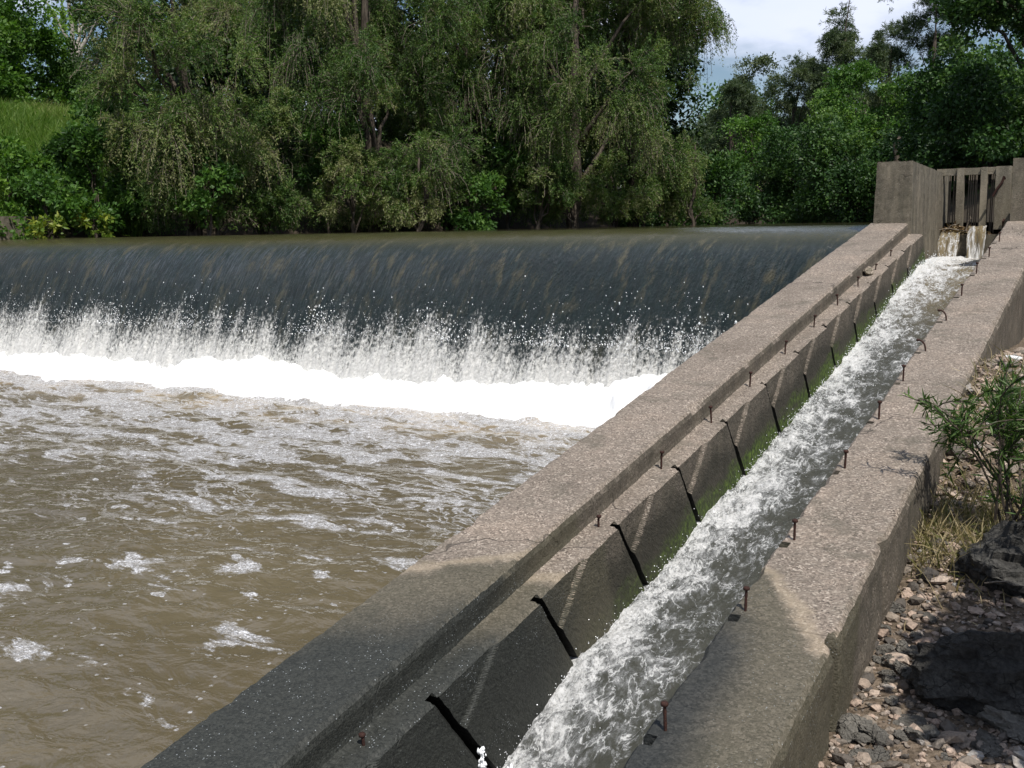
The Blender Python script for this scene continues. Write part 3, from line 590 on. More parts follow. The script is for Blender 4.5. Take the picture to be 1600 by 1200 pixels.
# two falls under the gate
def gate_fall(x0, x1, ztop, name, lab, reach):
    u = np.linspace(0, 1, 40); t = np.linspace(0, 1, 50); U, T = np.meshgrid(u, t, indexing='ij')
    x = x0 + (x1 - x0) * U; y = 15.14 - reach * T ** .7 + fbm(x * 14, T * 1.2, 1, 3) * .05; z = ztop + (-.56 - ztop) * T ** 1.6 + fbm(x * 20, T * 2, 4, 3) * .02
    V = np.stack([x + fbm(T * 3, U * 3, 2, 2) * .015, y, z], -1)
    tag(mesh_np(name, V, gfaces(40, 50), MAT['chute'], smooth=True, vattr={'foam': .35 + .4 * T + fbm(x * 22, T * 1.5, 7, 3) * .7}), lab, 'waterfall')
gate_fall(-2.31, -2.06, -.17, 'small_waterfall', 'left small brownish fall spilling below the gate leaves', .42)
gate_fall(-1.975, -1.755, -.10, 'small_waterfall', 'right small silvery fall spilling beside the gate end post', .22)

# ------------------------------------------------------------------ foliage geometry
def leaves(B, D, L, W, rng, fold=0.0):
    """rhombic leaves: base points B, directions D"""
    n = len(B); D = norm(D); R = norm(np.cross(D, norm(rng.normal(size=(n, 3))))); L = np.asarray(L)[:, None]; W = np.asarray(W)[:, None]
    Nn = np.cross(D, R)
    V = np.stack([B, B + D * L * .45 + R * W * .5, B + D * L + Nn * L * .06, B + D * L * .45 - R * W * .5], 1)
    return V.reshape(-1, 3), np.arange(4 * n).reshape(n, 4)
def lobes(c, R, n, rmin, rmax, rng, inner=.25, zlow=None, holes=True):
    P = []; seed0 = rng.uniform(0, 50)
    i = 0
    while len(P) < n:
        i += 1
        d = norm(rng.normal(size=3)); k = rng.uniform(.3, .75) if rng.random() < inner else rng.uniform(.78, 1.0)
        p = np.asarray(c) + d * np.asarray(R) * k
        if zlow is not None and p[2] < zlow: continue
        if holes and n > 25 and noise3(p[0] * .42 + seed0, p[1] * .42, p[2] * .5) < .03: continue
        P.append((p, rng.uniform(rmin, rmax)))
    return P
def weeping(c, R, nl, ns, rng, K=13, Ls=.072, Ws=.022, rmin=.55, rmax=1.25, floor=.1, dropk=1.0):
    LB = lobes(c, R, nl, rmin, rmax, rng, .2, floor + .3); Bs, Ds, Ls_, Ws_, Ts, tw = [], [], [], [], [], []
    cc = np.asarray(c)
    for p, r in LB:
        od = norm(p - cc); m_ = int(ns * (r / .8) ** 1.5) + 10; dk = dropk * rng.choice([.12, .35, .65, 1.2], p=[.34, .38, .24, .04])
        d = norm(rng.normal(size=(m_, 3)) + od * .75 + np.array([0, 0, .25])); s = p + d * r * rng.uniform(.0, .45, (m_, 1))
        ln = rng.uniform(.45, 1.15, (m_, 1)) * r
        tint0 = np.clip(rng.choice([.3, .42, .6, .8], p=[.3, .35, .22, .13]) + .1 * rng.normal() + .12 * rng.normal(size=m_), 0, 1)
        t = np.linspace(.05, 1, K)[None, :, None]
        C = s[:, None] + d[:, None] * ln[:, None] * .75 * (1 - np.exp(-2.0 * t)) - np.array([0, 0, 1.0]) * ln[:, None] * dk * t ** 2.1
        kink = np.cumsum(rng.normal(size=C.shape) * .016, axis=1); C = C + kink
        T = norm(np.gradient(C, axis=1))
        ok = (C[..., 2] > floor + rng.uniform(-.05, .12, C.shape[:2]))
        dens_ = np.linspace(.35, 1, K)[None] * np.ones((m_, 1))
        ok0 = ok
        for rep in range(3):
            ok = ok0 & (rng.random(ok0.shape) < dens_)
            D = norm(T * 1.0 + rng.normal(size=C.shape) * .7 + [0, 0, .1])
            Bs.append((C + rng.normal(size=C.shape) * .022)[ok]); Ds.append(D[ok]); q = ok.sum()
            Ls_.append(rng.uniform(.7, 1.3, q) * Ls); Ws_.append(rng.uniform(.7, 1.3, q) * Ws)
            tt_ = np.repeat(tint0[:, None], K, 1) + (np.linspace(-.14, .2, K)[None]); Ts.append(np.clip(tt_[ok] + rng.normal(size=q) * .1, 0, 1))
        bare = rng.random() < .22
        if bare:
            for a_ in (Bs, Ds, Ls_, Ws_, Ts):
                for z_ in (-1, -2): a_[z_] = a_[z_][::3]
        sel = np.where(rng.random(m_) < (1.0 if bare else .5))[0]
        idx = np.linspace(0, K - 1, 4).astype(int)
        for a in sel:
            if C[a, -1, 2] > floor: tw.append(C[a, idx])
    V, Fc = leaves(np.concatenate(Bs), np.concatenate(Ds), np.concatenate(Ls_), np.concatenate(Ws_), rng)
    tw = np.stack(tw); w = .011; sd = norm(np.cross(np.gradient(tw, axis=1), rng.normal(size=(len(tw), 1, 3)))) * w * np.array([1, .8, .6, .3])[None, :, None] * .5
    # 3-sided twigs
    up = norm(np.cross(np.gradient(tw, axis=1), sd)) * w * .5
    ring = np.stack([tw + sd, tw - sd * .5 + up * .8, tw - sd * .5 - up * .8], 2)   # n,4,3,3
    nT = len(tw); base = (np.arange(nT) * 12)[:, None, None, None]
    i, j = np.meshgrid(np.arange(3), np.arange(3), indexing='ij')
    f = np.stack([i * 3 + j, i * 3 + (j + 1) % 3, (i + 1) * 3 + (j + 1) % 3, (i + 1) * 3 + j], -1)[None] + base
    return (V, Fc, np.concatenate(Ts)), (ring.reshape(-1, 3), f.reshape(-1, 4)), LB
def broad(c, R, nl, per, rng, L=.13, W=.07, rmin=.5, rmax=1.1, floor=.05, inner=.2, flat_=.75, droop=.25, zpow=None):
    LB = lobes(c, R, nl, rmin, rmax, rng, inner, floor + .1); Bs, Ds, Ts = [], [], []
    cc = np.asarray(c)
    for p, r in LB:
        # sprays of leaves: sub clumps on each lobe
        ncl = max(6, int(per / 14)); d = norm(rng.normal(size=(ncl, 3)) + norm(p - cc) * .5 + [0, 0, .35])
        q = p + d * r * rng.uniform(.5, 1.05, (ncl, 1)) * np.array([1, 1, flat_])
        t0 = np.clip(.45 + .2 * rng.normal() + .12 * rng.normal(size=ncl), 0, 1)
        k = 14; off = rng.normal(size=(ncl, k, 3)) * r * .13
        B = (q[:, None] + off).reshape(-1, 3); D = norm(rng.normal(size=(ncl * k, 3)) + np.repeat(d, k, 0) * .9 - [0, 0, droop])
        ok = B[:, 2] > floor; Bs.append(B[ok]); Ds.append(D[ok]); Ts.append(np.clip(np.repeat(t0, k) + rng.normal(size=ncl * k) * .12, 0, 1)[ok])
    B = np.concatenate(Bs); n = len(B)
    V, Fc = leaves(B, np.concatenate(Ds), rng.uniform(.6, 1.3, n) * L, rng.uniform(.6, 1.3, n) * W, rng)
    return (V, Fc, np.concatenate(Ts)), LB
def limbs(LB, base, top, r0, rng, k=9, lean=(0, 0, 0)):
    base = np.asarray(base, float); top = np.asarray(top, float)
    tp = curve_pts(base - [0, 0, .4], top, 9, lean, .05, rng); parts = [tube(tp, np.linspace(r0, r0 * .35, 9), 8)]
    pick = rng.choice(len(LB), min(k, len(LB)), replace=False)
    for i in pick:
        p = LB[i][0]; hgt = np.clip((p[2] - base[2]) / max(.1, (top[2] - base[2])) * .6, .12, .92); a = tp[int(hgt * 8)]
        parts.append(tube(curve_pts(a, p, 7, (0, 0, .25), .06, rng), np.linspace(r0 * .42, r0 * .08, 7), 6))
    return join(parts)
def make_tree(name, label, cat, kind, loc, c, R, nl, per, seed, leafm, barkm=None, r0=.18, group=None, twigs=True, rz=0, limbn=9, lean=(0, 0, 0), **kw):
    rng = np.random.default_rng(seed); root = tag(empty(name, loc, rz), label, cat, group)
    barkm = barkm or MAT['bark']
    if kind == 'weep':
        (V, Fc, T), tw, LB = weeping(c, R, nl, per, rng, **kw)
    else:
        (V, Fc, T), LB = broad(c, R, nl, per, rng, **kw); tw = None
    mesh_np('crown', V, Fc, leafm, root, fattr={'tint': T})
    if tw is not None and twigs: mesh_np('twigs', *tw, MAT['twig'], root)
    mesh_np('trunk', *limbs(LB, (0, 0, 0), (c[0] * .7, c[1] * .7, c[2] + R[2] * .45), r0, rng, limbn, lean), barkm, root, smooth=True)
    return root

# weeping bottlebrush trees hanging over the pool
gW = 'weeping trees along the far bank'
WP = [  # px, D, crown height centre, Rx, Rz, seed, label
 (310, 23.0, 2.9, 1.8, 2.9, 1, 'olive weeping tree rising behind the leafy shrubs left of the dark hollow'),
 (420, 24.5, 1.7, 1.35, 1.7, 2, 'low bushy weeping tree drooping to the water left of centre', ),
 (590, 27.0, 4.6, 3.0, 4.6, 3, 'tall grey twigged weeping tree over the middle left of the weir'),
 (740, 30.5, 5.2, 3.2, 5.0, 4, 'tall weeping tree with hanging bare grey twigs above mid weir'),
 (905, 29.0, 4.4, 2.6, 4.4, 5, 'weeping tree with dark open underside at the picture centre right'),
 (990, 31.0, 4.6, 2.2, 4.6, 6, 'rightmost weeping tree, its rounded edge against the open sky'),
 (470, 31.0, 6.4, 3.0, 4.8, 7, 'weeping tree set back with shaded crown behind the dark hollow'),
 (665, 24.8, 1.1, .75, 1.25, 8, 'small weeping bush dipping its twigs into the pool edge'),
 (1085, 31.0, 1.5, 1.0, 1.7, 9, 'pale weeping bush at the water under the rightmost crown'),
 (845, 28.0, 1.5, .9, 1.6, 10, 'short weeping bush with a slanting bare branch near the water'),
 (700, 26.6, .8, .9, .9, 17, 'low weeping skirt of twigs at the water below mid weir'),
 (960, 29.6, .9, 1.1, 1.0, 18, 'low weeping bush left of the rightmost pale bush'),
 (1010, 30.6, .7, .8, .8, 19, 'small weeping bush wedged at the water under the rounded tree'),
 (900, 28.6, .6, .8, .7, 20, 'lowest weeping tangle right of the slanting branch'),
 (350, 23.2, .9, .8, .95, 14, 'twiggy weeping bush at the foot of the olive tree'),
 (560, 25.0, .95, .8, 1.0, 16, 'low tangle of weeping twigs right of the dark hollow at water'),
]
for (px, D, cz, Rx, Rz, sd, lab) in WP:
    p = at(px, D); zb = max(p[2], -.3)
    big = Rz > 2.5
    if Rz > 2.5: zz_ = zb + .3
    make_tree('weeping_tree', lab, 'tree', 'weep', (p[0], p[1], zb), (0, 0, cz - zb), (Rx, Rx * .8, Rz), int(9.5 * Rx * Rz) if big else int(16 * Rx * Rz + 8), 62, sd, G['weep'], r0=.2 if big else .07, group=gW, floor=.03 - zb, rmin=.35 if big else .25, rmax=1.05 if big else .5, dropk=1.0, limbn=12 if big else 5)
# shaded trees further back that close the view
gB = 'dense trees standing behind the weeping trees'
BK = [(330, 34, 7.5, 3.2, 4.5, 21, 'dark leafy tree high behind the olive weeping tree'), (560, 38, 6, 3.6, 6.5, 22, 'dark leafy tree behind the hollow left of centre'), (760, 40, 6, 3.8, 7, 23, 'dark leafy tree behind the mid weir weeping tree'),
      (930, 40, 5.5, 3.4, 6.5, 24, 'dark leafy tree behind the centre right weeping tree'), (985, 41, 5, 2.2, 5.5, 25, 'dark leafy tree behind the rounded rightmost weeping tree'), (420, 30, 2.2, 1.8, 2.6, 26, 'shaded shrubby tree inside the dark hollow by the water')]
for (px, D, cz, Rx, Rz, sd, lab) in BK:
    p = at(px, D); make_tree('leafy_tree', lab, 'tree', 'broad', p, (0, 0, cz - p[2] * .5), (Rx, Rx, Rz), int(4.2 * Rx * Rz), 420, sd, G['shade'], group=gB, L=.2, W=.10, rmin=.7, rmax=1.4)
# left bank
gl = 'leafy trees above the grassy left bank'
for (px, D, cz, Rx, Rz, sd, m_, lab, bk) in [
    (15, 36, 5.4, 2.7, 3.6, 31, 'bright', 'bright green vine covered tree at far left above grass', 'bark'),
    (-60, 33, 4.5, 2.6, 3.2, 32, 'bright', 'bright green tree cut by the left picture edge', 'bark'),
    (150, 42, 8.6, 2.6, 2.2, 33, 'gum', 'pale barked gum with blue green leaves beside the sky gap', 'pale'),
    (215, 33, 5.6, 1.2, 2.0, 34, 'green', 'leafy tree between the pale gum and the olive weeping tree', 'bark')]:
    p = at(px, D); zz = p[2]
    make_tree('leafy_tree' if m_ != 'gum' else 'gum_tree', lab, 'tree', 'broad', p, (0, 0, cz - zz), (Rx, Rx, Rz), int(6 * Rx * Rz) if m_ != 'gum' else 26, 520 if m_ != 'gum' else 300, sd, G[m_], MAT[bk], r0=.16, group=gl, L=.14, W=.085, rmin=.4, rmax=.95, limbn=10)
gs = 'broad leaved shrubs at the left water edge'
SH = [(30, 23.2, .75, 1.2, .85, 41, 'bright', 'leafy green shrub on the bank at far left'), (95, 22.6, .75, 1.1, .9, 42, 'bright', 'leafy shrub with pale glossy leaves below the grass slope'),
      (165, 22.6, 1.0, .9, 1.1, 43, 'green', 'dark green shrub left of the olive weeping tree'), (215, 24.8, 2.4, .8, .9, 44, 'green', 'green shrub high on the slope beside the olive weeping tree'),
      (90, 21.6, .12, .34, .18, 45, 'yellow', 'yellow green low plant at water edge, the left one'), (160, 21.8, .15, .26, .22, 46, 'yellow', 'yellow green low plant at water edge, the right one'),
      (740, 27.0, .8, .7, .9, 47, 'green', 'green leafy shrub by the water below mid weir weeping tree'), (800, 29.0, 1.6, .8, 1.0, 48, 'green', 'green bush in the shade behind the slanting branch'),
      (520, 25.5, 1.9, .7, .8, 49, 'green', 'light green bush above the dark hollow'), (335, 22.3, 1.0, .6, .8, 50, 'green', 'green shrub beneath the olive weeping tree')]
for (px, D, cz, Rx, Rz, sd, m_, lab) in SH:
    p = at(px, D); zb = max(p[2], -.2)
    make_tree('shrub' if m_ != 'yellow' else 'low_plant', lab, 'shrub' if m_ != 'yellow' else 'plant', 'broad', (p[0], p[1], zb), (0, 0, max(cz - zb, Rz * .6)), (Rx, Rx, Rz), int(14 * Rx * Rz) + 5, 330 if m_ != 'yellow' else 120, sd, G[m_], r0=.04, group=gs if px < 300 else 'green shrubs among the weeping trees', L=.115, W=.065, rmin=.22, rmax=.5 if m_ != 'yellow' else .26, limbn=6)
# right background
gR = 'tall trees beyond the river bend'
RT = [ # px, D, top crown centre z, Rx, Rz, seed, mat
 (1312, 60, 7.8, 1.05, 5.2, 51, 'casu', 'slim tall casuarina, leftmost peak against the sky'), (1380, 62, 7.0, 1.25, 6.0, 52, 'casu', 'casuarina with a forked top between the two tallest peaks'),
 (1447, 60, 7.8, 1.5, 5.6, 53, 'casu', 'tall broad casuarina left of the big dark tree'), (1235, 62, 5.0, 2.2, 4.6, 54, 'casu', 'lower casuarina right of the open sky'),
 (1360, 66, 4.9, 3.0, 4.6, 67, 'casu', 'broad lower casuarina filling between the two peaks'),
 (1265, 66, 6.5, .9, 3.4, 60, 'casu', 'thin casuarina spire poking above its lower neighbour'),
 (1180, 70, 4.8, 2.6, 5.6, 55, 'gum', 'pale topped gum tree at the sky gap beside the weeping tree'), (1140, 60, 3.4, 1.8, 4.2, 56, 'casu', 'dull green casuarina half hidden behind the rightmost weeping tree'),
 (1345, 54, 4.3, 2.6, 3.4, 57, 'green', 'rounded green tree in front of the casuarinas'), (1410, 50, 3.6, 1.8, 3.2, 58, 'green', 'rounded green tree above the left pier'),
 (1175, 50, 2.4, 1.0, 2.6, 59, 'bright', 'bright green creeper covered tree at the water bend')]
for (px, D, cz, Rx, Rz, sd, m_, lab) in RT:
    p = at(px, D); c = (0, 0, cz - p[2]); ca = m_ in ('casu',)
    if ca: make_tree('casuarina_tree', lab, 'tree', 'weep', p, c, (Rx, Rx, Rz), int(8 * Rx * Rz), 40, sd, G[m_], group=gR, Ls=.22, Ws=.035, K=8, rmin=.35, rmax=.95, dropk=.5, twigs=False, floor=-.1, r0=.16)
    else: make_tree('leafy_tree' if m_ != 'gum' else 'gum_tree', lab, 'tree', 'broad', p, c, (Rx, Rx, Rz), int(6 * Rx * Rz), 520, sd, G[m_], MAT['bark' if m_ != 'gum' else 'pale'], group=gR, L=.15, W=.085, rmin=.5, rmax=1.1)
gD = 'dark understorey trees on the river bend'
for (px, D, cz, Rx, Rz, sd, lab) in [(1118, 36, .8, 1.0, 1.3, 68, 'shaded bush at the water just past the pale weeping bush'), (1040, 35, .8, 1.5, 1.4, 69, 'shaded bush under the rounded weeping tree'), (1215, 47, 1.5, 2.0, 2.3, 61, 'shaded bush at the bend right of the weeping trees'), (1270, 44, 1.5, 2.0, 2.6, 62, 'shaded bush beside the far water line'), (1330, 40, 1.6, 1.9, 2.5, 63, 'shaded bush left of the tall pier'),
        (1395, 36, 1.7, 1.7, 2.5, 64, 'shaded bush directly behind the tall pier'), (1460, 33, 1.5, 1.6, 2.2, 65, 'shaded bush seen over the gate beam'), (1535, 29, 1.3, 1.4, 2.0, 66, 'shaded bush seen through the gate bars')]:
    p = at(px, D); make_tree('understorey_bush', lab, 'bush', 'broad', p, (0, 0, max(cz - p[2], .8)), (Rx, Rx, Rz), int(8 * Rx * Rz), 520, sd, G['deep'], group=gD, L=.13, W=.075, rmin=.45, rmax=.95, floor=-.4)
gE = 'big dark broadleaf trees on the right bank'
for (px, D, cz, Rx, Rz, sd, lab) in [(1605, 30, 4.0, 2.6, 4.2, 71, 'huge dark green tree filling the top right corner'), (1510, 36, 2.7, 1.4, 3.2, 72, 'dark green tree above the gate left of the huge one'), (1660, 24, 3.6, 2.6, 3.6, 73, 'dark green tree cut by the right picture edge')]:
    p = at(px, D); make_tree('leafy_tree', lab, 'tree', 'broad', p, (0, 0, cz - p[2]), (Rx, Rx, Rz), int(8 * Rx * Rz), 760, sd, G['deep'], group=gE, L=.12, W=.075, rmin=.45, rmax=1.0)

# ------------------------------------------------------------------ far woodland closing the bend
def far_wood():
    rng = np.random.default_rng(90); B = []
    for k in range(420):
        px = rng.uniform(-300, 1900); D = rng.uniform(72, 95); p = at(px, D); hgt = rng.uniform(3, 6.5) if 1030 < px < 1500 else rng.uniform(4, 19) if px > 240 else rng.uniform(4, 8)
        r = rng.uniform(1.2, 2.4); c = np.array(p) + [0, 0, rng.uniform(0, hgt)]
        B.append(c + norm(rng.normal(size=(420, 3))) * r * rng.uniform(.6, 1.05, (420, 1)))
    B = np.concatenate(B); n = len(B); V, Fc = leaves(B, rng.normal(size=(n, 3)), np.full(n, .42), np.full(n, .22), rng)
    tag(mesh_np('far_woodland', V, Fc, G['deep'], fattr={'tint': rng.random(n)}), 'dark woodland closing the river bend behind the trees', 'woodland', kind='stuff')
far_wood()

# ------------------------------------------------------------------ grass mound on the left bank
def blades(B, H, W, rng, lean=.35):
    n = len(B); D = norm(rng.normal(size=(n, 3)) * lean + [0, 0, 1]); R = norm(np.cross(D, rng.normal(size=(n, 3)))) * (W * .5)[:, None]
    bend = rng.normal(size=(n, 3)) * [1, 1, 0] * (H * .28)[:, None]; mid = B + D * (H * .55)[:, None]; tip = B + D * (H * .95)[:, None] + bend
    V = np.stack([B - R, B + R, mid + R * .8 + bend * .3, mid - R * .8 + bend * .3, tip], 1).reshape(-1, 3)
    b = np.arange(n)[:, None] * 5
    return V, np.concatenate([b + [0, 1, 2], b + [0, 2, 3], b + [3, 2, 4]])
rng = np.random.default_rng(33); n = 60000
px = rng.uniform(-60, 230, n); D = rng.uniform(23.5, 34, n); k = (px - 800) / F
X = -math.sin(yaw) * D + math.cos(yaw) * k * D; Y = math.cos(yaw) * D + math.sin(yaw) * k * D
B = np.stack([X, Y, ground(X, Y) - .03], -1); dn_ = fbm(X * .8, Y * .8, 0, 3)
V, Fc = blades(B, rng.uniform(.3, .75, n) * (1 + dn_ * .5), rng.uniform(.012, .03, n), rng)
tt_ = np.clip(.4 + dn_ * .5 + .25 * sstep(26.5, 30, D) + rng.normal(size=n) * .15, 0, 1)
tag(mesh_np('grass', V, Fc, G['grass'], fattr={'tint': np.tile(tt_, 3)}), 'long green grass covering the left bank mound', 'grass', kind='stuff')

# ------------------------------------------------------------------ near right bank: rocks, gravel, dry grass, shrub
def onground(px, py, z):   # where the sight line through a picture point meets height z (used once to lay out real positions)
    cp, sp_ = math.cos(math.radians(PITCH)), math.sin(math.radians(PITCH)); fw = np.array([-math.sin(yaw) * cp, math.cos(yaw) * cp, -sp_])
    r = norm(np.cross(fw, [0, 0, 1])); u = np.cross(r, fw); ro = math.radians(ROLL)
    r2 = r * math.cos(ro) + u * math.sin(ro); u2 = -r * math.sin(ro) + u * math.cos(ro)
    d = fw + r2 * (px - 800) / F - u2 * (py - 600) / F; return d * z / d[2]
gk = 'rocks on the near right bank'
RK = [ # px, py, z, size, seed, mat, label
 (1550, 1040, -1.68, (.40, .27, .23), 1, 'rock_dark', 'large dark layered rock half in black shadow near the wall'),
 (1570, 880, -1.55, (.34, .32, .22), 2, 'rock_dark', 'large dark rock under the shrub at right edge'),
 (1500, 860, -1.60, (.10, .17, .11), 3, 'rock_dark', 'flat slabby dark rock beside the pink gravel'),
 (1600, 1130, -1.80, (.22, .17, .12), 4, 'rock_grey', 'grey flat rock at the bottom right corner'),
 (1330, 1135, -1.84, (.10, .08, .06), 5, 'rock_grey', 'rounded grey stone against the foot of the wall'),
 (1345, 1185, -1.87, (.11, .08, .065), 6, 'rock_grey', 'pale grey stone at the bottom edge near the wall'),
 (1410, 1140, -1.86, (.14, .10, .07), 7, 'rock_grey', 'flat grey stone below the large dark rock'),
 (1455, 1190, -1.90, (.16, .12, .08), 8, 'rock_grey', 'earthy grey rock at the bottom edge'),
 (1430, 985, -1.78, (.14, .12, .06), 9, 'rock_dark', 'thin dark slab just above the large dark rock'),
 (1405, 960, -1.76, (.065, .06, .04), 10, 'rock_grey', 'small grey stone beside the wall and thin dark slab'),
 (1448, 862, -1.56, (.05, .06, .04), 12, 'gravel', 'tan pebbly stone below the dry grass'),
 (1540, 1160, -1.84, (.11, .08, .06), 13, 'rock_grey', 'grey stone left of the flat corner rock'),
 (1372, 1060, -1.83, (.045, .04, .03), 14, 'rock_grey', 'small grey stone between wall and large dark rock'),
 (1600, 640, -1.02, (.10, .16, .07), 15, 'rock_grey', 'grey rock behind the shrub at the right edge')]
for (px, py, z, s, sd, m_, lab) in RK:
    p = onground(px, py, z); rock('rock', (p[0], p[1], p[2] - s[2] * .15), s, 100 + sd, MAT[m_], lab, 'rock', gk, (RNG.uniform(-.3, .3), RNG.uniform(-.3, .3), RNG.uniform(0, 3)), 6 if s[0] > .2 else 5 if s[0] > .1 else 4, .22)
V_, F_ = rock_geo(150, 3, amp=.25); st0 = None
rs = np.random.default_rng(9)
for i in range(30):
    px, py = rs.uniform(1300, 1560), rs.uniform(985, 1195)
    if px < 1290 + (1200 - py) * .42 + 25 or (px > 1400 and py < 1110): px = rs.uniform(1320, 1400) + (1200 - py) * .3
    p = onground(px, py, -1.83); sz = rs.uniform(.018, .042)
    if i % 6 == 0: src = mesh_np('stone', *[rock_geo(150 + i, 4, amp=.3)][0], MAT['rock_grey']); st0 = src; o = src
    else: o = st0.copy(); COL.objects.link(o)
    o.location = (p[0], p[1], float(ground(p[0], p[1])) + sz * .35); o.scale = (sz * rs.uniform(1, 1.6), sz * rs.uniform(.9, 1.3), sz * rs.uniform(.5, .9)); o.rotation_euler = (rs.uniform(-.4, .4), rs.uniform(-.4, .4), rs.uniform(0, 6))
    tag(o, 'small angular grey stone among gravel at the foot of the broad wall', 'stone', 'small stones at the foot of the broad wall')
# gravel: one mass
import bmesh
bm = bmesh.new(); bmesh.ops.create_icosphere(bm, subdivisions=1, radius=1.0)
IV = np.array([v.co[:] for v in bm.verts]); IF = np.array([[v.index for v in f.verts] for f in bm.faces]); bm.free()
n = 12000; rng = np.random.default_rng(44); X = rng.uniform(-.86, .25, n); Y = rng.uniform(2.6, 8.6, n)
r = np.exp(rng.normal(size=n) * .55) * .0078; r = np.where(rng.random(n) < .04, r * 2.3, r); r = np.minimum(r, .042)
sc3 = np.stack([r * rng.uniform(.8, 1.6, n), r * rng.uniform(.8, 1.5, n), r * rng.uniform(.4, .9, n)], -1)
an = rng.uniform(0, 6.28, n); ca_, sa_ = np.cos(an)[:, None], np.sin(an)[:, None]
q = IV[None] * (1 + rng.normal(size=(n, len(IV), 1)) * .16) * sc3[:, None]; q = np.stack([q[..., 0] * ca_ - q[..., 1] * sa_, q[..., 0] * sa_ + q[..., 1] * ca_, q[..., 2] + q[..., 0] * rng.normal(size=(n, 1)) * .3], -1)
V = q + np.stack([X, Y, ground(X, Y) + r * .35], -1)[:, None]
tag(mesh_np('gravel', V.reshape(-1, 3), (IF[None] + len(IV) * np.arange(n)[:, None, None]).reshape(-1, 3), MAT['gravel'], fattr={'tint': np.repeat(rng.random(n), len(IF))}), 'pinkish broken gravel between the wall and dark rocks', 'gravel', kind='stuff')
# dry grass clumps
n = 2600; rng = np.random.default_rng(45); X = rng.uniform(-.84, -.2, n); Y = 5.15 + rng.normal(size=n) * .22 + (X + .84) * .4
k = rng.random(n) < .3; Y[k] = rng.uniform(5.4, 7.4, k.sum()); k = (rng.random(n) < .3) ; 
B = np.stack([X, Y, ground(X, Y)], -1); V, Fc = blades(B, rng.uniform(.05, .20, n), rng.uniform(.003, .008, n), rng, .8)
tag(mesh_np('dry_grass', V, Fc, G['dry'], fattr={'tint': np.tile(rng.random(n), 3)}), 'dry straw coloured grass tufts beside the wall below the shrub', 'grass', kind='stuff')
# willowy shrub
def shrub(loc, seed, stems, H, label, group=None, spread=(.5, .35), bias=(0, 0), L=.075, W=.0095, name='shrub', lf=46):
    rng = np.random.default_rng(seed); root = tag(empty(name, loc), label, 'shrub', group); ST, B, D, T = [], [], [], []
    for s in range(stems):
        end = np.array([bias[0] + rng.normal() * spread[0], bias[1] + rng.normal() * spread[1], H * rng.uniform(.55, 1.05)])
        a = np.array([rng.normal() * .03, rng.normal() * .03, -.04]); P_ = curve_pts(a, end, 10, (rng.normal() * .05, rng.normal() * .05, .10), .006, rng)
        ST.append(tube(P_, np.linspace(.007, .0022, 10), 5))
        subs = [P_]
        for q in range(5):
            i = rng.integers(3, 9); e = P_[i] + norm(P_[min(i + 1, 9)] - P_[i] + rng.normal(size=3) * .12) * rng.uniform(.12, .28); Q_ = curve_pts(P_[i], e, 6, (0, 0, .02), .003, rng)
            ST.append(tube(Q_, np.linspace(.004, .0015, 6), 4)); subs.append(Q_)
        for Q_ in subs:
            m_ = lf if Q_ is P_ else lf // 2; t = rng.uniform(.08, 1, m_) * (len(Q_) - 1); i = np.minimum(t.astype(int), len(Q_) - 2); f = (t - i)[:, None]
            B.append(Q_[i] * (1 - f) + Q_[i + 1] * f); ax = norm(Q_[i + 1] - Q_[i]); D.append(norm(ax * .8 + rng.normal(size=(m_, 3)) * .6)); T.append(np.clip(.5 + rng.normal(size=m_) * .25, 0, 1))
    B, D, T = map(np.concatenate, (B, D, T)); n = len(B); V, Fc = leaves(B, D, rng.uniform(.6, 1.2, n) * L, rng.uniform(.8, 1.2, n) * W, rng)
    mesh_np('foliage', V, Fc, G['willow'], root, fattr={'tint': T}); mesh_np('stems', *join(ST), MAT['bark'], root); return root
p = onground(1590, 765, -1.25)
shrub((p[0], p[1], -1.38), 3, 12, .58, 'dark green narrow leaved shrub leaning over the broad wall', spread=(.24, .24), bias=(-.12, .04), lf=54)
# leafy bush just outside the frame on the right: it throws the black shade over the rocks
make_tree('overhanging_bush', 'leafy bush on the right bank whose shade falls on the rocks', 'bush', 'broad', (.62, 3.55, float(ground(.62, 3.55))), (-.06, .15, 1.42), (.32, .40, .36), 50, 640, 81, G['green'], r0=.04, L=.07, W=.035, rmin=.14, rmax=.3, limbn=8, inner=.6)
# white pipe end
p = onground(1582, 568, -.98)
V, Fc = join([tube([(-.045, 0, 0), (0, 0, .002), (.045, 0, 0)], [.018, .018, .018], 14), tube([(.045, 0, 0), (.052, 0, 0), (.062, 0, 0), (.066, 0, 0)], [.014, .0125, .0125, .010], 12), tube([(-.050, 0, 0), (-.045, 0, 0)], [.012, .018], 14)])
o = mesh_np('plastic_bottle', V, Fc, MAT['pvc'], smooth=True); o.location = (p[0], p[1], float(ground(p[0], p[1])) + .02); o.rotation_euler = (0, .1, .35); tag(o, 'small white plastic bottle lying on the ground behind the shrub', 'bottle')
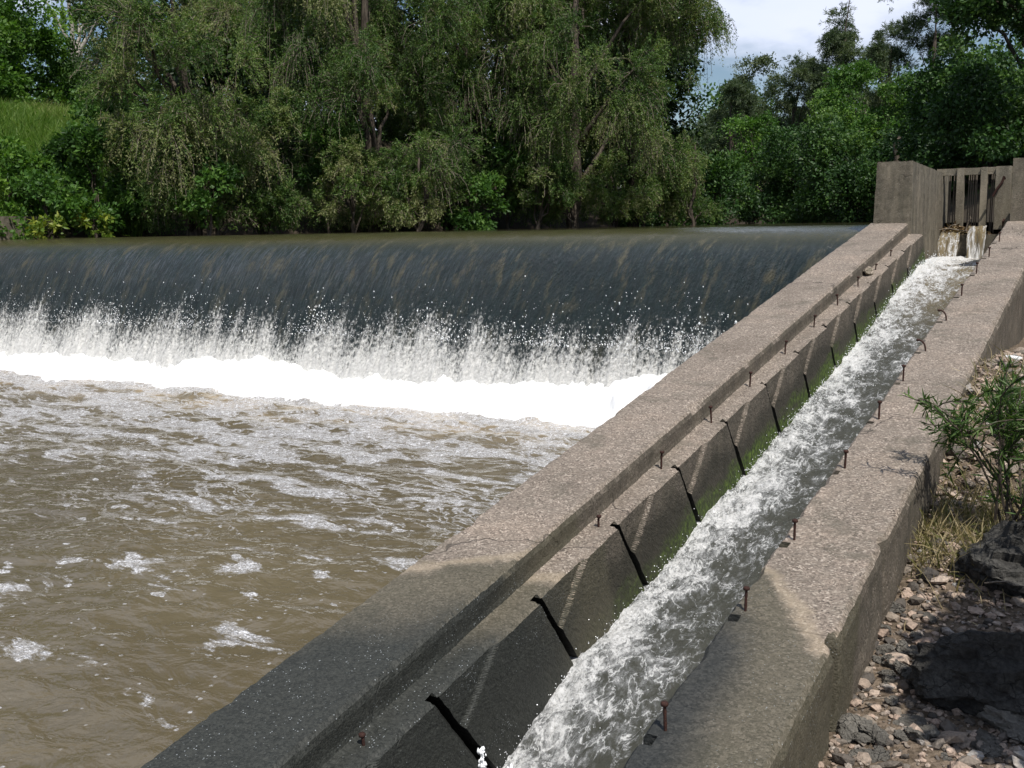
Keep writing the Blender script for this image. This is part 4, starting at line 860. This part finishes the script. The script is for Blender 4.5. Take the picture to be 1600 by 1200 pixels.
# leaf litter caught on the gate sill
rng = np.random.default_rng(46); n = 420; X = rng.normal(size=n) * .10 + rng.choice([-2.22, -2.08, -1.93], n); X = np.clip(X, -2.3, -1.74)
B = np.stack([X, 15.1 + rng.uniform(-.03, .1, n), -.19 + rng.uniform(0, .09, n) * np.exp(-((X + 2.15) / .18) ** 2) + .01], -1)
V, Fc = leaves(B, rng.normal(size=(n, 3)) * [1, 1, .5], rng.uniform(.03, .08, n), rng.uniform(.012, .03, n), rng)
tag(mesh_np('leaf_litter', V, Fc, G['litter'], fattr={'tint': rng.random(n)}), 'dead leaves caught against the bottom of the gate', 'leaves', kind='stuff')
for i, (a, b, lab) in enumerate([((-2.33, 15.0, -.15), (-1.98, 15.08, -.17), 'thin bare stick lying across the left gate opening'), ((-2.0, 15.05, -.16), (-1.95, 15.06, 0.02), 'short twig standing up against the middle gate post'), ((-2.28, 15.06, -.17), (-2.12, 15.02, -.08), 'bent twig sticking out of the leaf litter')]):
    o = mesh_np('stick', *tube(curve_pts((0, 0, 0), np.subtract(b, a), 6, (0, 0, .02), .006), .008, 5), MAT['twig']); o.location = a; tag(o, lab, 'stick')
# straws lying on the gravel
for i, (px, py, z, an, ln, lab) in enumerate([(1565, 918, -1.40, .2, .12, 'pale dry twig lying on the large dark rock'), (1370, 1098, -1.80, .6, .10, 'curved straw on the stones at the foot of the wall')]):
    p = onground(px, py, z); o = mesh_np('twig', *tube(curve_pts((-ln / 2, 0, 0), (ln / 2, 0, 0), 7, (0, 0, .01), .002), .0035, 5), MAT['twig']); o.location = (p[0], p[1], p[2] + .012); o.rotation_euler = (0, 0, an); tag(o, lab, 'twig')

# ------------------------------------------------------------------ light, sky, camera
sun_dir = Vector((.42, -.30, .86)).normalized()
sun = bpy.data.lights.new('sun', 'SUN'); sun.energy = 4.9; sun.angle = math.radians(.53); sun.color = (1, .955, .89)
so = bpy.data.objects.new('sun', sun); COL.objects.link(so); so.rotation_euler = sun_dir.to_track_quat('Z', 'Y').to_euler()
w = bpy.data.worlds.new('World'); sc.world = w; w.use_nodes = True; nt = w.node_tree; nt.nodes.clear()
N = nt.nodes.new; Lk = nt.links.new
sky = N('ShaderNodeTexSky'); sky.sky_type = 'NISHITA'; sky.sun_disc = False; sky.sun_elevation = math.asin(sun_dir.z); sky.sun_rotation = math.atan2(sun_dir.x, sun_dir.y)
sky.air_density = 1.0; sky.dust_density = .6; sky.ozone_density = 2.2
tc = N('ShaderNodeTexCoord'); mp = N('ShaderNodeMapping'); mp.inputs['Scale'].default_value = (1, 1, 2.6); mp.inputs['Location'].default_value = (.35, .1, .2); Lk(tc.outputs['Generated'], mp.inputs[0])
nz = N('ShaderNodeTexNoise'); nz.inputs['Scale'].default_value = 2.4; nz.inputs['Detail'].default_value = 7; nz.inputs['Roughness'].default_value = .55; Lk(mp.outputs[0], nz.inputs[0])
mr = N('ShaderNodeMapRange'); mr.interpolation_type = 'SMOOTHSTEP'; mr.inputs[1].default_value = .455; mr.inputs[2].default_value = .60; Lk(nz.outputs[0], mr.inputs[0])
nz2 = N('ShaderNodeTexNoise'); nz2.inputs['Scale'].default_value = 5; nz2.inputs['Detail'].default_value = 5; Lk(mp.outputs[0], nz2.inputs[0])
cm = N('ShaderNodeMix'); cm.data_type = 'RGBA'; cm.inputs[6].default_value = (7.8, 9.0, 11.8, 1); cm.inputs[7].default_value = (10.6, 11.0, 12.4, 1); Lk(nz2.outputs[0], cm.inputs[0])
mx = N('ShaderNodeMix'); mx.data_type = 'RGBA'; Lk(mr.outputs[0], mx.inputs[0]); Lk(sky.outputs[0], mx.inputs[6]); Lk(cm.outputs[2], mx.inputs[7])
bg = N('ShaderNodeBackground'); bg.inputs[1].default_value = .09; Lk(mx.outputs[2], bg.inputs[0]); wo = N('ShaderNodeOutputWorld'); Lk(bg.outputs[0], wo.inputs[0])
cam = bpy.data.cameras.new('camera'); cam.sensor_width = 36; cam.lens = F / 1600 * 36; cam.clip_start = .05; cam.clip_end = 1000
co = bpy.data.objects.new('camera', cam); COL.objects.link(co); sc.camera = co
cp, sp_ = math.cos(math.radians(PITCH)), math.sin(math.radians(PITCH)); fw = Vector((-math.sin(yaw) * cp, math.cos(yaw) * cp, -sp_))
r = fw.cross(Vector((0, 0, 1))).normalized(); u = r.cross(fw); ro = math.radians(ROLL)
r2 = r * math.cos(ro) + u * math.sin(ro); u2 = u * math.cos(ro) - r * math.sin(ro)
co.matrix_world = Matrix((r2, u2, -fw)).transposed().to_4x4()
sc.view_settings.view_transform = 'Standard'; sc.view_settings.look = 'None'; sc.view_settings.exposure = 0; sc.view_settings.gamma = 1
sc.cycles.use_denoising = True; sc.cycles.max_bounces = 6; sc.cycles.transparent_max_bounces = 4; sc.cycles.caustics_reflective = False; sc.cycles.caustics_refractive = False
sc.cycles.sample_clamp_indirect = 4
